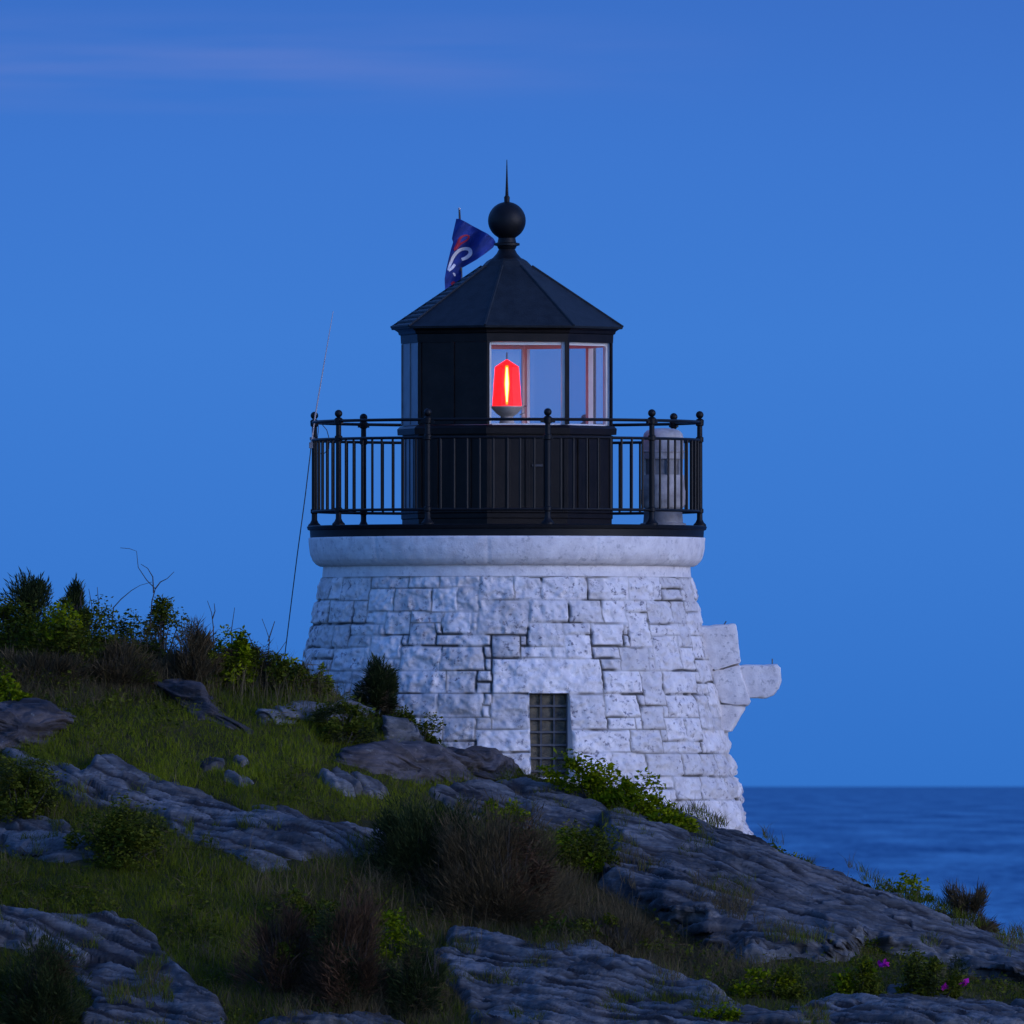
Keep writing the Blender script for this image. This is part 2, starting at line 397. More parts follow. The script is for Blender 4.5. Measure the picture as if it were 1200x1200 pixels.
xs = np.concatenate([np.linspace(-70, -9, 60, endpoint=False), np.arange(-9, 9, .05), np.linspace(9, 40, 40)])
ys = np.concatenate([np.linspace(-40, -16.5, 30, endpoint=False), np.arange(-16.5, 4, .05), np.linspace(4, 40, 30)])
gx, gy = np.meshgrid(xs, ys, indexing='ij')
gz = terrain(gx, gy)
gr = link('ground', npmesh('ground', np.stack([gx, gy, gz], -1).reshape(-1, 3), grid_quads(len(xs), len(ys))), M['ground'], smooth=True)
tag(gr, 'grassy soil of the headland slope', None, None, 'structure')

SEA_Z = -9.0
me = npmesh('sea', [(-60000, -500, SEA_Z), (60000, -500, SEA_Z), (60000, 260000, SEA_Z), (-60000, 260000, SEA_Z)], [(0, 1, 2, 3)])
tag(link('sea', me, M['sea']), 'open sea reaching to the horizon', None, None, 'structure')

# ------------------------------------------------------------------ rocks
def polydist(px, py, poly):
    """signed distance in photo pixels, positive inside"""
    d = np.full(px.shape, 1e9); ins = np.zeros(px.shape, bool); n = len(poly)
    for i in range(n):
        x1, y1 = poly[i]; x2, y2 = poly[(i + 1) % n]
        dx, dy = x2 - x1, y2 - y1
        t = np.clip(((px - x1) * dx + (py - y1) * dy) / (dx * dx + dy * dy + 1e-9), 0, 1)
        d = np.minimum(d, np.hypot(px - x1 - t * dx, py - y1 - t * dy))
        c = ((y1 > py) != (y2 > py)) & (px < (x2 - x1) * (py - y1) / (y2 - y1 + 1e-12) + x1)
        ins ^= c
    return np.where(ins, d, -d)
def saw(s, q=.9):
    f = s - np.floor(s); return np.where(f < q, f / q, (1 - f) / (1 - q))
def cells(u, v, seed, jit=.9):
    """jittered cells: id hashes, offset from the cell's point, distance to the cell border"""
    iu, iv = np.floor(u), np.floor(v); f1 = np.full(u.shape, 9.0); f2 = f1.copy(); z = iu * 0
    bi = [z.copy() for _ in range(4)]
    for i in (-1, 0, 1):
        for j in (-1, 0, 1):
            a, b = iu + i, iv + j
            du = u - (a + .5 + jit * (_h(a, b, z, seed) - .5)); dv = v - (b + .5 + jit * (_h(a, b, z, seed + 1) - .5))
            d = np.abs(du) * .55 + np.abs(dv) * .75 + .25 * np.hypot(du, dv)
            n = d < f1
            f2 = np.where(n, f1, np.minimum(f2, d)); f1 = np.where(n, d, f1)
            for k, val in enumerate((a, b, du, dv)): bi[k] = np.where(n, val, bi[k])
    return bi[0], bi[1], bi[2], bi[3], f2 - f1
def strata(x, y, seed, skew):
    """flat cleaved slabs broken along the bedding: height, crack mask, tone"""
    w = y * .9 + x * skew + .16 * fbm(x * .3, y * .35, o=2, s=seed) + .025 * fbm(x * 2.2, y * 2.6, o=3, s=seed + 3)
    al = x * .85 - y * skew                                    # runs along the bedding
    h = np.zeros_like(x); cr = np.zeros_like(x); tone = .5 + .45 * fbm(al * .5, w * 6.5, o=5, s=seed + 120, g=.62)
    for lu, lv, amp, tl, cw, k in ((2.6, .55, .085, .12, .09, 0), (1.15, .23, .036, .13, .11, 1), (.42, .085, .016, .14, .16, 2)):
        ca, cb, du, dv, e = cells(al / lu + .25 * vn(al * .7 / lu, w * .7 / lv, 0, seed + 60 + k), w / lv, seed + 11 * k)
        z = ca * 0
        o = _h(ca, cb, z, seed + 5 + k) - .5
        h += amp * o + tl * lv * (dv * (.6 + .5 * _h(ca, cb, z, seed + 7)) + du * .5 * (_h(ca, cb, z, seed + 9) - .5))      # each slab lies at its own level and lean
        on = sstep(.25, .55, _h(ca, cb, z, seed + 21 + k) + .35 * vn(al * 1.3, w * 3, 0, seed + 23 + k))
        g = sstep(cw * 2.0, cw * .5, e) * on
        h -= (.055, .032, .010)[k] * g; cr = np.maximum(cr, g * (1.0, .95, .45)[k])
        tone = tone + (.22, .14, .08)[k] * o * 2
    for sp, wd, dp, k in ((.36, .055, .045, 0), (.17, .034, .020, 1)):          # long open seams along the bedding
        q = w / sp + .45 * fbm(al * .35, w * .7, o=3, s=seed + 140 + k); f = np.abs(q - np.floor(q) - .5)
        g = np.exp(-(f * sp / wd) ** 2) * sstep(.0, .35, vn(al * .8, np.floor(q) * 3.7, 0, seed + 150 + k))
        h -= dp * g; cr = np.maximum(cr, np.minimum(1, g * (1.4, 1.0)[k]))
    h += .012 * fbm(al * 1.6, w * 11, o=4, s=seed + 90, g=.6) + .005 * fbm(x * 22, y * 22, o=2, s=seed + 98)
    return h, np.clip(cr, 0, 1), np.clip(tone, 0, 1)
ROCKPOLYS = []
def ledge(poly, label, thick=.12, seed=1, edge=9, step=.017, name='rock_ledge', group='bedrock ledges on the slope', m='rock', skew=.5, under=.10):
    poly = [(float(a), float(b)) for a, b in poly]; ROCKPOLYS.append((poly, thick))
    A = np.array(poly); P, ok = hit(A[:, 0], np.minimum(A[:, 1], 1215))
    yy = P[ok][:, 1]; y0, y1 = yy.min() - .5, min(yy.max() + .5, -2.9); x0, x1 = P[:, 0].min() - .2, P[:, 0].max() + .2
    X = np.arange(x0, x1, step); Y = np.arange(y0, y1, step * 1.25)
    gx, gy = np.meshgrid(X, Y, indexing='ij'); gz = terrain(gx, gy)
    px, py = to_px(np.stack([gx, gy, terrain(gx, gy, False)], -1))
    d = polydist(px, py, poly) + 5 * fbm(gx * 2.2, gy * 2.2, o=4, s=seed + 2)
    h, cr, tone = strata(gx, gy, seed, skew)
    e = sstep(-edge * .6, edge, d)
    z = gz + (thick + h) * e - .35 * sstep(2, -edge * 1.2, d) + .01
    keep = d > -edge * 1.6
    q = grid_quads(len(X), len(Y)); kf = keep.ravel()
    q = q[kf[q].all(1)]
    used, inv = np.unique(q, return_inverse=True)
    V = np.stack([gx, gy - under * sstep(-2, edge * .8, d) * (.5 + .9 * sstep(-.3, .3, vn(gx * 1.5, gy * .2, 0, seed + 6))), z], -1).reshape(-1, 3)[used]
    me = npmesh(name, V, inv.reshape(-1, 4), None, {'crack': (cr * e).ravel()[used], 'tone': tone.ravel()[used]})
    o = link(name, me, M[m], smooth=True); tag(o, label, 'rock ledge', group); return o
def boulder(poly, _y, T, label, seed, name='boulder', m='boulder', rough=.05, cat='boulder', sink=.85):
    ROCKPOLYS.append(([(float(a), float(b)) for a, b in poly], 0))
    A = np.array(poly, float); yb = A[:, 1].max(); c0 = A[:, 1].mean()
    lowv = A[A[:, 1] > c0]; hx = np.array([lowv[:, 0].min(), lowv[:, 0].max()])
    hyy = [lowv[np.argmin(np.abs(lowv[:, 0] - v)), 1] - 2 for v in hx]
    hyy = np.maximum(hyy, np.interp(hx, [a for a, b in SK], [b for a, b in SK]) + 6)
    hb, _ = hit(hx, np.array(hyy)); T *= .75; y_mid = float(hb[:, 1].mean()) + T * sink; tiltk = (hb[1, 1] - hb[0, 1]) / (hx[1] - hx[0])
    A[:, 1] = np.where(A[:, 1] > c0, A[:, 1] + 16, A[:, 1])          # the foot goes into the ground
    c = (A.min(0) + A.max(0)) / 2; c[1] = A[:, 1].mean()
    nth, nph = 220, 90
    th = np.linspace(0, 2 * pi, nth, endpoint=False)
    # outline radius by direction, from the densely sampled polygon
    Dn = np.concatenate([np.linspace(A[i], A[(i + 1) % len(A)], 40, endpoint=False) for i in range(len(A))]) - c
    sx = (A[:, 0].max() - A[:, 0].min()) / 2; sy = (A[:, 1].max() - A[:, 1].min()) / 2
    ang = np.arctan2(Dn[:, 1] / sy, Dn[:, 0] / sx); o_ = np.argsort(ang)
    R = np.hypot(Dn[:, 0] / sx, Dn[:, 1] / sy)
    r = np.interp(th, ang[o_], R[o_], period=2 * pi)
    ph = np.linspace(0.02, pi - .02, nph)
    TH, PH = np.meshgrid(th, ph, indexing='ij'); RR = np.repeat(r[:, None], nph, 1)
    s = np.sin(PH) ** .55; dep = -np.sign(np.cos(PH)) * np.abs(np.cos(PH)) ** .8
    Xp = c[0] + RR * np.cos(TH) * s * sx; Yp = c[1] + RR * np.sin(TH) * s * sy
    y = y_mid + np.clip(tiltk, -.012, .012) * (Xp - c[0]) + dep * T
    k = (DIST + y_mid) / F
    x = CX + (Xp - 600) * k; z = (921 - Yp) * k
    bed = z + .30 * (x - x.mean()) + .10 * fbm(x * 1.5, y * 1.5, z * 1.5, 3, seed)
    f = bed / .11 + .35 * fbm(x * 2, y * 2, z * 2, 2, seed + 4)
    f2 = f - np.floor(f); g = np.exp(-((f2 - .5) / .10) ** 2) * sstep(-.2, .3, vn(x * 2, y * 2, z * 4, seed + 8))
    n = rough * fbm(x * 2.2, y * 2.2, z * 5, 5, seed + 1) + .025 * (saw(f) - .5) - .03 * g
    y = y + n * dep * 2.0 * 1.0 - .35 * (Yp < c[1]) * 0
    x = x + n * np.cos(TH) * s * 1.0; z = z - n * np.sin(TH) * s * 1.0
    # the upper face leans back, as a slab lying on the hill
    y = y + np.clip((z - z.mean()), -1, 1) * .5
    me = npmesh(name, np.stack([x, y, z], -1).reshape(-1, 3), grid_quads(nth, nph, True), None, {'crack': np.clip(g * .8, 0, 1).ravel(), 'tone': np.clip(.5 + .8 * fbm(x * .9, y * .9, bed * 9, 4, seed + 40), 0, 1).ravel()})
    # close the poles
    bm = bmesh.new(); bm.from_mesh(me); bmesh.ops.holes_fill(bm, edges=[e for e in bm.edges if e.is_boundary]); bmesh.ops.recalc_face_normals(bm, faces=bm.faces); bm.to_mesh(me); bm.free()
    o = link(name, me, M[m], smooth=True); tag(o, label, cat); return o

ledge([(8, 883), (30, 886), (55, 892), (95, 912), (112, 899), (140, 896), (200, 918), (250, 930), (275, 945), (290, 952), (330, 948), (360, 955), (390, 962), (455, 972),
       (455, 1000), (400, 1005), (370, 1014), (335, 1018), (290, 1012), (220, 985), (180, 962), (130, 950), (85, 942), (60, 925), (30, 905)],
      'long grey rock ledge slanting down below the green lawn at left', .06, 3)
ledge([(-30, 945), (30, 953), (75, 965), (85, 985), (110, 995), (134, 1008), (110, 1016), (60, 1014), (0, 998), (-30, 992)], 'small grey rock slab at the left edge, left of the fern-like bush', .07, 13)
ledge([(-30, 1066), (60, 1072), (130, 1073), (150, 1082), (180, 1102), (200, 1125), (235, 1155), (262, 1180), (272, 1215), (90, 1215), (110, 1165), (60, 1120), (-30, 1115)],
      'broad grey rock slab in the lower left corner behind the dark bush', .08, 23)
ledge([(490, 935), (530, 921), (560, 917), (625, 918), (665, 926), (700, 945), (712, 962), (700, 985), (660, 977), (600, 968), (540, 958)], 'flat grey rock shelf just below the tower window and dark boulder', .06, 33, skew=.3)
ledge([(690, 962), (760, 964), (820, 971), (880, 997), (950, 1028), (1010, 1045), (1080, 1072), (1150, 1100), (1230, 1130), (1230, 1166), (1150, 1150), (1080, 1128), (1020, 1115), (990, 1126),
       (930, 1128), (880, 1124), (830, 1107), (790, 1087), (740, 1062), (702, 1032), (720, 1003)], 'great sloping grey rock slab running from the tower foot down to the right edge', .20, 43, skew=.24, under=.36)
ledge([(520, 1110), (535, 1092), (560, 1095), (600, 1108), (640, 1112), (690, 1110), (740, 1128), (800, 1150), (860, 1175), (950, 1200), (960, 1215), (560, 1215), (530, 1160), (508, 1130)],
      'layered grey rock ledge at the bottom centre beside the dark brown bushes', .09, 53, skew=.42, under=.18)
ledge([(930, 1190), (990, 1172), (1040, 1160), (1100, 1165), (1230, 1180), (1230, 1215), (900, 1215)], 'low rock ledge in the bottom right corner below the pink roses', .06, 63)
ledge([(300, 1199), (350, 1189), (430, 1191), (490, 1199), (500, 1215), (290, 1215)], 'sliver of grey rock at the bottom edge left of centre', .06, 73)
ledge([(362, 911), (400, 914), (440, 922), (462, 930), (440, 934), (400, 926)], 'narrow rock strip in the lawn just below the dark boulder', .07, 83, 4)
ledge([(368, 966), (400, 962), (440, 968), (460, 976), (450, 998), (410, 1000), (372, 985)], 'pale rounded rock left of the dark juniper bush', .06, 93, 6)
for k, p in enumerate([[(228, 892), (245, 885), (268, 890), (262, 898), (240, 899)], [(272, 890), (285, 886), (294, 893), (284, 899)], [(262, 915), (285, 911), (302, 919), (280, 924)]]):
    ledge(p, ['small flat stone left of the other two showing in the lawn', 'smallest flat stone, right of its neighbour in the lawn', 'flat stone lowest of the three showing in the lawn'][k], .05, 103 + k, 3, .015, 'lawn_stone', 'flat stones in the lawn')

boulder([(-40, 826), (20, 824), (60, 823), (85, 831), (101, 842), (98, 856), (60, 866), (20, 874), (-40, 882)], -7.4, .9, 'dark flat-topped boulder at the left edge', 5)
boulder([(168, 793), (200, 797), (235, 803), (247, 814), (268, 824), (296, 838), (302, 852), (272, 856), (245, 842), (220, 824), (190, 808)], -5.6, .55, 'slanting dark rock half buried in grass below the brown hilltop shrub', 15, sink=.45)
boulder([(303, 831), (345, 824), (400, 823), (432, 830), (424, 846), (350, 853), (310, 846)], -5.0, .5, 'low dark rock partly hidden by bushes left of the tower foot', 25, 'boulder', 'rock', sink=.35)
boulder([(388, 889), (405, 881), (440, 871), (465, 869), (500, 875), (560, 875), (580, 877), (602, 890), (619, 906), (618, 917), (590, 919), (540, 917), (500, 922), (440, 922), (400, 914)],
        -4.6, .75, 'long dark brown boulder lying in front of the tower left of its window', 35)
boulder([(447, 850), (452, 841), (478, 840), (488, 855), (506, 861), (509, 874), (450, 875)], -4.2, .4, 'small grey rock stacked above the long dark boulder', 45, 'boulder', 'rock', .035, sink=.6)

# ------------------------------------------------------------------ the lighthouse
def Z(Y): return (921 - Y) / 100.0
def pol(phi, r, z): a = rad(phi); return Vector((r * sin(a), -r * cos(a), z))
LH = empty('lighthouse', (0, 0, -.6), 'white stone lighthouse with black lantern room and railed gallery, its red lamp lit', 'lighthouse')
def part(mb, name, m, parent=None, **k):
    o = mb.build(name, M[m] if isinstance(m, str) else m, None, **k); adopt(o, parent or LH); return o
def sub(o, p):
    o.parent = p; o.matrix_parent_inverse = (LH.matrix_basis @ p.matrix_parent_inverse @ p.matrix_basis).inverted(); return o
def part2(mb, name, m, parent, **k):
    o = mb.build(name, M[m] if isinstance(m, str) else m, None, **k); return sub(o, parent)

# --- rubble-coursed granite wall: stones packed in half courses, each with its own rock face
NC, UW, RH, Y0, NR = 170, 360 / 170, 13.7, 677.0, 28
def pack(seed):
    rs = np.random.default_rng(seed)
    own = -np.ones((NR, NC), int); stones = []
    def place(r, c, h, w):
        i = len(stones); stones.append((r, c, h, w))
        for a in range(r, r + h):
            for b in range(c, c + w): own[a, b % NC] = i
    place(7, -2, 3, 15)                                    # lintel
    for a in range(10, 17): own[a, 3:8] = 9999
    for (r, h, wl, wr) in ((10, 3, 5, 5), (13, 2, 7, 8), (15, 2, 4, 5)): place(r, 3 - wl, h, wl); place(r, 8, h, wr)
    for r in range(NR):
        c = 0
        start = int(rs.integers(0, NC))
        for cc in range(NC):
            c = (start + cc) % NC
            if own[r, c] != -1: continue
            h = int(rs.choice([1, 2, 2, 2, 2, 3])); w = int(rs.integers(4, 8) if h < 3 else rs.integers(4, 8))
            if h == 1: w = int(rs.integers(4, 9))
            h = min(h, NR - r)
            while h > 1 and own[r + h - 1, c] != -1: h -= 1
            k = 0
            while k < w and all(own[a, (c + k) % NC] == -1 for a in range(r, r + h)): k += 1
            k2 = k
            while k2 < k + 3 and own[r, (c + k2) % NC] == -1 and all(own[a, (c + k2) % NC] == -1 for a in range(r, r + h)): k2 += 1
            if k2 < k + 3: k = k2                           # swallow slivers
            if k < 3 and h > 1:
                h = 1; k = 0
                while k < w and own[r, (c + k) % NC] == -1: k += 1
            while k > 4 and r and own[r - 1, (c + k - 1) % NC] != own[r - 1, (c + k) % NC]: k -= 1      # break joint
            place(r, c, h, max(k, 1))
    bad = sum(1 for r, c, h, w in stones if w < 3 or (w < 4 and h > 2))
    return bad, own, stones
best = min((pack(k) for k in range(30)), key=lambda t: t[0]); own, stones = best[1], best[2]
phs = np.concatenate([np.arange(-112, 112, .36), np.arange(112, 248, 2.0)])
Ys = np.arange(Y0, Y0 + NR * RH, 1.55)
PHI, YY = np.meshgrid(phs, Ys, indexing='ij')
Rb = (216 + .213 * (YY - 677)) / 100.0
jx = .45 * fbm(PHI * .16, YY * .06, o=2, s=21) ; jy = .9 * fbm(PHI * .10, YY * .05, o=2, s=22)
cu = (PHI + jx) / UW; ru = (YY + jy - Y0) / RH
ci = np.floor(cu).astype(int); ri = np.clip(np.floor(ru).astype(int), 0, NR - 1)
inwin = (PHI > 3 * UW) & (PHI < 8 * UW) & (YY > 814) & (YY < 814 + 7 * RH)
nearwin = (PHI > 3 * UW - .6) & (PHI < 8 * UW + .6) & (YY > 812) & (YY < 912)
ids = own[ri, ci % NC]
ids = np.where(ids == 9999, own[12, 2], ids)
S = np.array(stones, float); sr, scol, sh, sw = (S[ids, k] for k in range(4))
uu = (cu - scol) % NC; uu = np.where(uu > NC / 2, uu - NC, uu)
pxw = UW * pi / 180 * Rb * 100
d = np.minimum(np.minimum(uu, sw - uu) * pxw, np.minimum(ru - sr, sr + sh - ru) * RH)          # px to the nearest joint
d = np.maximum(d, 0)
hs = lambda s: _h(ids, ids * 0 + 3, ids * 0, s)
rx, rz = rad(1) * PHI * 2.4, YY / 100.0
edge = sstep(.0, 2.4, d)
size = np.sqrt(np.minimum(sh * RH, sw * pxw))
face = .008 + .012 * hs(1) + .012 * sstep(2, 12, d) * (.3 + hs(2))
facet = .030 * (.3 - np.abs(fbm(rx * 3.6 + ids * .77, rz * 5.2 + ids * .31, o=4, s=60))) + .011 * fbm(rx * 15, rz * 17, o=3, s=66)
tilt = ((uu / sw - .5) * (hs(7) - .5) + ((ru - sr) / sh - .5) * (hs(8) - .5)) * .024
prof = (face + facet + tilt) * edge
low = sstep(835, 960, YY) * sstep(50, 85, PHI)
prof = prof * (1 + .3 * low) + low * .045 * sstep(0, 13, d) * (.5 + hs(9))
deep = sstep(.12, .5, vn(rx * 2.6, rz * 4.0, 0, 71) + .35 * vn(rx * 9, rz * 9, 0, 72)) * sstep(1.7, .6, d)
joint = sstep(1.5, .4, d) * (.36 + .55 * sstep(-.3, .5, vn(rx * 3, rz * 3, 0, 73)))
prof = np.where(nearwin, np.minimum(prof, .012), prof)
prof -= .03 * deep * ~nearwin
Rr = Rb + prof
Rr[:, 0] = 2.17
A_ = np.radians(PHI); V = np.stack([Rr * np.sin(A_), -Rr * np.cos(A_), (921 - YY) / 100.0], -1).reshape(-1, 3)
q = grid_quads(len(phs), len(Ys), True)
iw = inwin.ravel(); q = q[~iw[q].any(1)]
me = npmesh('tower_wall', V, q, None, {'joint': np.where(nearwin, joint * .3, joint).ravel(), 'gap': (deep * ~nearwin).ravel(), 'tone': hs(5).ravel()})
wall = link('tower_wall', me, M['stone'], smooth=True); adopt(wall, LH)

# --- window recess with barred glass blocks
pc = 5.5 * UW; rw = 2.31
def wl(t, n, z):                                        # local frame at the window plane
    a = rad(pc); return Vector((n * sin(a) + t * cos(a), -n * cos(a) + t * sin(a), z))
zt, zb = Z(814) + .012, Z(814 + 7 * RH) - .03
def wallr(z): return (216 + .213 * ((921 - z * 100) - 677)) / 100.0
hw0 = lambda z: wallr(z) * rad(2.5 * UW) + .012
nout = lambda z: wallr(z) * cos(rad(2.5 * UW)) + .004
mb = MB()
for s in (-1, 1):
    mb.add([wl(s * hw0(zt), nout(zt), zt), wl(s * hw0(zb), nout(zb), zb), wl(s * .235, rw - .02, zb), wl(s * .235, rw - .02, zt)], [(0, 1, 2, 3)])
mb.add([wl(-hw0(zt), nout(zt), zt), wl(hw0(zt), nout(zt), zt), wl(.26, rw - .02, zt), wl(-.26, rw - .02, zt)], [(0, 1, 2, 3)])
mb.add([wl(-hw0(zb), nout(zb), zb), wl(hw0(zb), nout(zb), zb), wl(.26, rw - .02, zb), wl(-.26, rw - .02, zb)], [(0, 1, 2, 3)])
win = part(mb, 'window', 'reveal')
bz = (zt - zb) / 6.6
for i in range(7):
    for j in range(3):
        z0 = zt - (i + 1) * bz; zc = max(z0, zb) ; h = bz - (zc - z0) - .026
        if h < .02: continue
        m2 = MB(); m2.add([wl(-.225 + j * .155 + sx * .145, rw - .05 + sn * .05, zc + .006 + sz * h) for sx in (0, 1) for sn in (0, 1) for sz in (0, 1)],
                          [(0, 1, 3, 2), (4, 6, 7, 5), (0, 4, 5, 1), (2, 3, 7, 6), (0, 2, 6, 4), (1, 5, 7, 3)])
        part2(m2, 'glass_block', 'glass_block', win, bevel=.008)
mb = MB()
for j in range(4): mb.bar(wl(-.232 + j * .155, rw + .03, zb), wl(-.232 + j * .155, rw + .03, zt), .022, .022)
for i in range(1, 7): mb.bar(wl(-.235, rw + .032, zt - i * bz), wl(.235, rw + .032, zt - i * bz), .024, .024)
mb.bar(wl(-.24, rw - .03, (zt + zb) / 2), wl(.24, rw - .03, (zt + zb) / 2), .02, zt - zb)
part2(mb, 'window_bars', 'steel', win)

# --- frieze, rounded parapet course, iron deck
def bumpy_lathe(prof, n, amp, seed):
    pr = []
    for (a, b), (c, d_) in zip(prof[:-1], prof[1:]):
        k = max(1, int(abs(d_ - b) / .02 + abs(c - a) / .03)); pr += [(a + (c - a) * i / k, b + (d_ - b) * i / k) for i in range(k)]
    pr.append(prof[-1]); pr = np.array(pr)
    th = np.linspace(0, 2 * pi, n, endpoint=False)
    T, R = np.meshgrid(th, pr[:, 0], indexing='ij'); Zz = np.repeat(pr[:, 1][None], n, 0)
    R = R + amp * fbm(np.sin(T) * R * 6, -np.cos(T) * R * 6, Zz * 8, 4, seed)
    return np.stack([R * np.sin(T), -R * np.cos(T), Zz], -1), len(pr), th
V, nv, th = bumpy_lathe([(2.10, Z(678.5)), (2.162, Z(678.5)), (2.152, Z(663.5))], 400, .004, 91)
crk = np.zeros(V.shape[:2])
adopt(link('frieze', npmesh('frieze', V.reshape(-1, 3), grid_quads(400, nv, True)), M['render'], smooth=True), LH)
prof = [(2.14, Z(664.5)), (2.19, Z(664)), (2.235, Z(661.5)), (2.275, Z(657)), (2.30, Z(651)), (2.315, Z(644)), (2.322, Z(636)), (2.325, Z(630.5)), (2.26, Z(630))]
V, nv, th = bumpy_lathe(prof, 600, .006, 92)
# fine open joints between the curved blocks
for a in (-68, -41.5, -5.6, 27, 62, 100, 140, 180, 220, 260):
    w = np.exp(-((np.degrees(th) - a + 180) % 360 - 180) ** 2 / .12); V[..., 0] -= w[:, None] * np.sin(th)[:, None] * .012; V[..., 1] += w[:, None] * np.cos(th)[:, None] * .012
adopt(link('parapet', npmesh('parapet', V.reshape(-1, 3), grid_quads(600, nv, True)), M['render'], smooth=True), LH)
mb = MB(); mb.lathe([(2.2, Z(630.6)), (2.305, Z(630.6)), (2.31, Z(622)), (2.335, Z(621)), (2.345, Z(617.5)), (2.33, Z(616.5)), (.9, Z(616)), (.5, Z(616))], 200)
part(mb, 'gallery_deck', 'iron', smooth=True, ang=30)

# --- railing: ten ball-topped posts, three rails, eight balusters to a bay
rail_y = {'top_rail': (495, .018), 'middle_rail': (516, .017), 'bottom_rail': (599.5, .018)}
RP = 2.27
mb = MB(); mb.tube([pol(3 * k, RP, Z(495)) for k in range(120)], .018, 8, True)
railing = part(mb, 'railing', 'iron', smooth=True); railing.name = 'railing'
for nm, Y in (('middle_rail', 516), ('bottom_rail', 599.5)):
    mb = MB(); mb.tube([pol(3 * k, RP, Z(Y)) for k in range(120)], .017, 8, True); part2(mb, nm, 'iron', railing, smooth=True)
def post_mb():
    m = MB(); z = Z(617); prof = [(.075, z), (.075, z + .02), (.05, z + .045), (.034, z + .08), (.033, Z(602)), (.045, Z(601)), (.045, Z(597)), (.033, Z(596)), (.032, Z(519)), (.045, Z(518)), (.045, Z(513)),
                                   (.032, Z(512)), (.031, Z(500)), (.046, Z(499)), (.05, Z(493)), (.036, Z(491.5)), (.02, Z(490.8))]
    m.lathe(prof, 14); m.ball((0, 0, Z(486.6)), .046, 18); m.box((0, 0, Z(497)), (.17, .03, .035)); m.box((0, 0, Z(516)), (.13, .03, .03)); return m
post0 = None
for k in range(10):
    a = 12.1 + 36 * k; p = pol(a, RP, 0)
    if post0 is None:
        me = post_mb().build('post', M['iron'], None, smooth=True, ang=40); post0 = me
        o = post0
    else:
        o = post0.copy(); C.objects.link(o)
    o.location = p; o.rotation_euler = (0, 0, rad(a)); sub(o, railing)
bal0 = None
for k in range(10):
    for j in range(8):
        a = 12.1 + 36 * k + 4 * (j + 1)
        if bal0 is None:
            b = MB(); b.tube([(0, 0, Z(599.5)), (0, 0, Z(516))], .0155, 6); bal0 = b.build('baluster', M['iron'], None, smooth=True); o = bal0
        else:
            o = bal0.copy(); C.objects.link(o)
        o.location = pol(a + random.uniform(-.25, .25), RP, 0); sub(o, railing)

# --- lantern room: octagon, three blank sides to landward, five glazed
VA = [-10.6 + 45 * k for k in range(8)]
def octo(mb, prof, lo=False, hi=False): return mb.lathe(prof, 8, a0=rad(-10.6), lo=lo, hi=hi)
RL = 1.25
mb = MB(); octo(mb, [(RL - .02, Z(616.4)), (RL, Z(616.4)), (RL, Z(609)), (RL + .012, Z(608)), (RL + .012, Z(603)), (RL - .004, Z(602)), (RL - .004, Z(509.5))])
lantern = part(mb, 'lantern_room', 'panel')
mb = MB(); octo(mb, [(RL - .1, Z(510)), (RL + .055, Z(510)), (RL + .06, Z(503)), (RL + .03, Z(500)), (RL - .2, Z(498.5)), (.3, Z(498))], hi=True); part2(mb, 'window_sill', 'panel', lantern)
mb = MB(); octo(mb, [(RL - .12, Z(402.5)), (RL + .015, Z(402.5)), (RL + .02, Z(393)), (RL + .04, Z(392)), (RL + .05, Z(389)), (RL + .09, Z(386.5)), (RL - .1, Z(386.2))]); part2(mb, 'cornice', 'panel', lantern)
# ceiling, white inside
mb = MB(); octo(mb, [(.01, Z(401.5)), (RL - .03, Z(401.2)), (RL - .03, Z(398)), (.01, Z(398))]); part2(mb, 'ceiling', 'white_frame', lantern)
# tongue and groove strips and battens on the lower wall and blank sides
mb = MB()
def onface(k, u, out, Y):                                # u from 0 to 1 along face k
    a, b = pol(VA[k], RL, Z(Y)), pol(VA[k] + 45, RL, Z(Y)); n = pol(VA[k] + 22.5, 1, 0)
    return a.lerp(b, u) + n * out
for k in range(8):
    for u in (.02, .26, .5, .74, .98):
        mb.bar(onface(k, u, .003, 602), onface(k, u, .003, 511), .05, .02, up=pol(VA[k] + 22.5, 1, 0))
    for Yh in (513, 600):
        mb.bar(onface(k, .05, .0, Yh), onface(k, .95, .0, Yh), .022, .04)
part2(mb, 'batten', 'panel', lantern, bevel=.004)
mb = MB(); mb.bar(onface(0, .56, .006, 547), onface(0, .69, .006, 547), .02, .026); part2(mb, 'vent_slot', 'cable', lantern)
for k in (7, 6, 5):                                       # solid sides
    mb = MB(); mb.add([onface(k, u, o, Y) for u in (0.0, 1.0) for o in (-.03, 0) for Y in (499, 402.6)], [(0, 1, 3, 2), (4, 6, 7, 5), (0, 4, 5, 1), (2, 3, 7, 6), (0, 2, 6, 4), (1, 5, 7, 3)])
    for u in (.02, .5, .98):
        mb.bar(onface(k, u, .003, 498), onface(k, u, .003, 403), .045, .018, up=pol(VA[k] + 22.5, 1, 0))
    part2(mb, 'blank_panel', 'sheen_grey' if k == 6 else 'panel', lantern)
mb = MB(); mb.add([onface(6, u, o, Y) for u in (.06, .94) for o in (.0, .007) for Y in (601, 514)], [(0, 1, 3, 2), (4, 6, 7, 5), (0, 4, 5, 1), (2, 3, 7, 6), (0, 2, 6, 4), (1, 5, 7, 3)]); o = part2(mb, 'sheen_panel', 'sheen_grey', lantern); o['label'] = 'panel painted paler in place of sky sheen'  # added cover sheet, sky sheen put into its colour
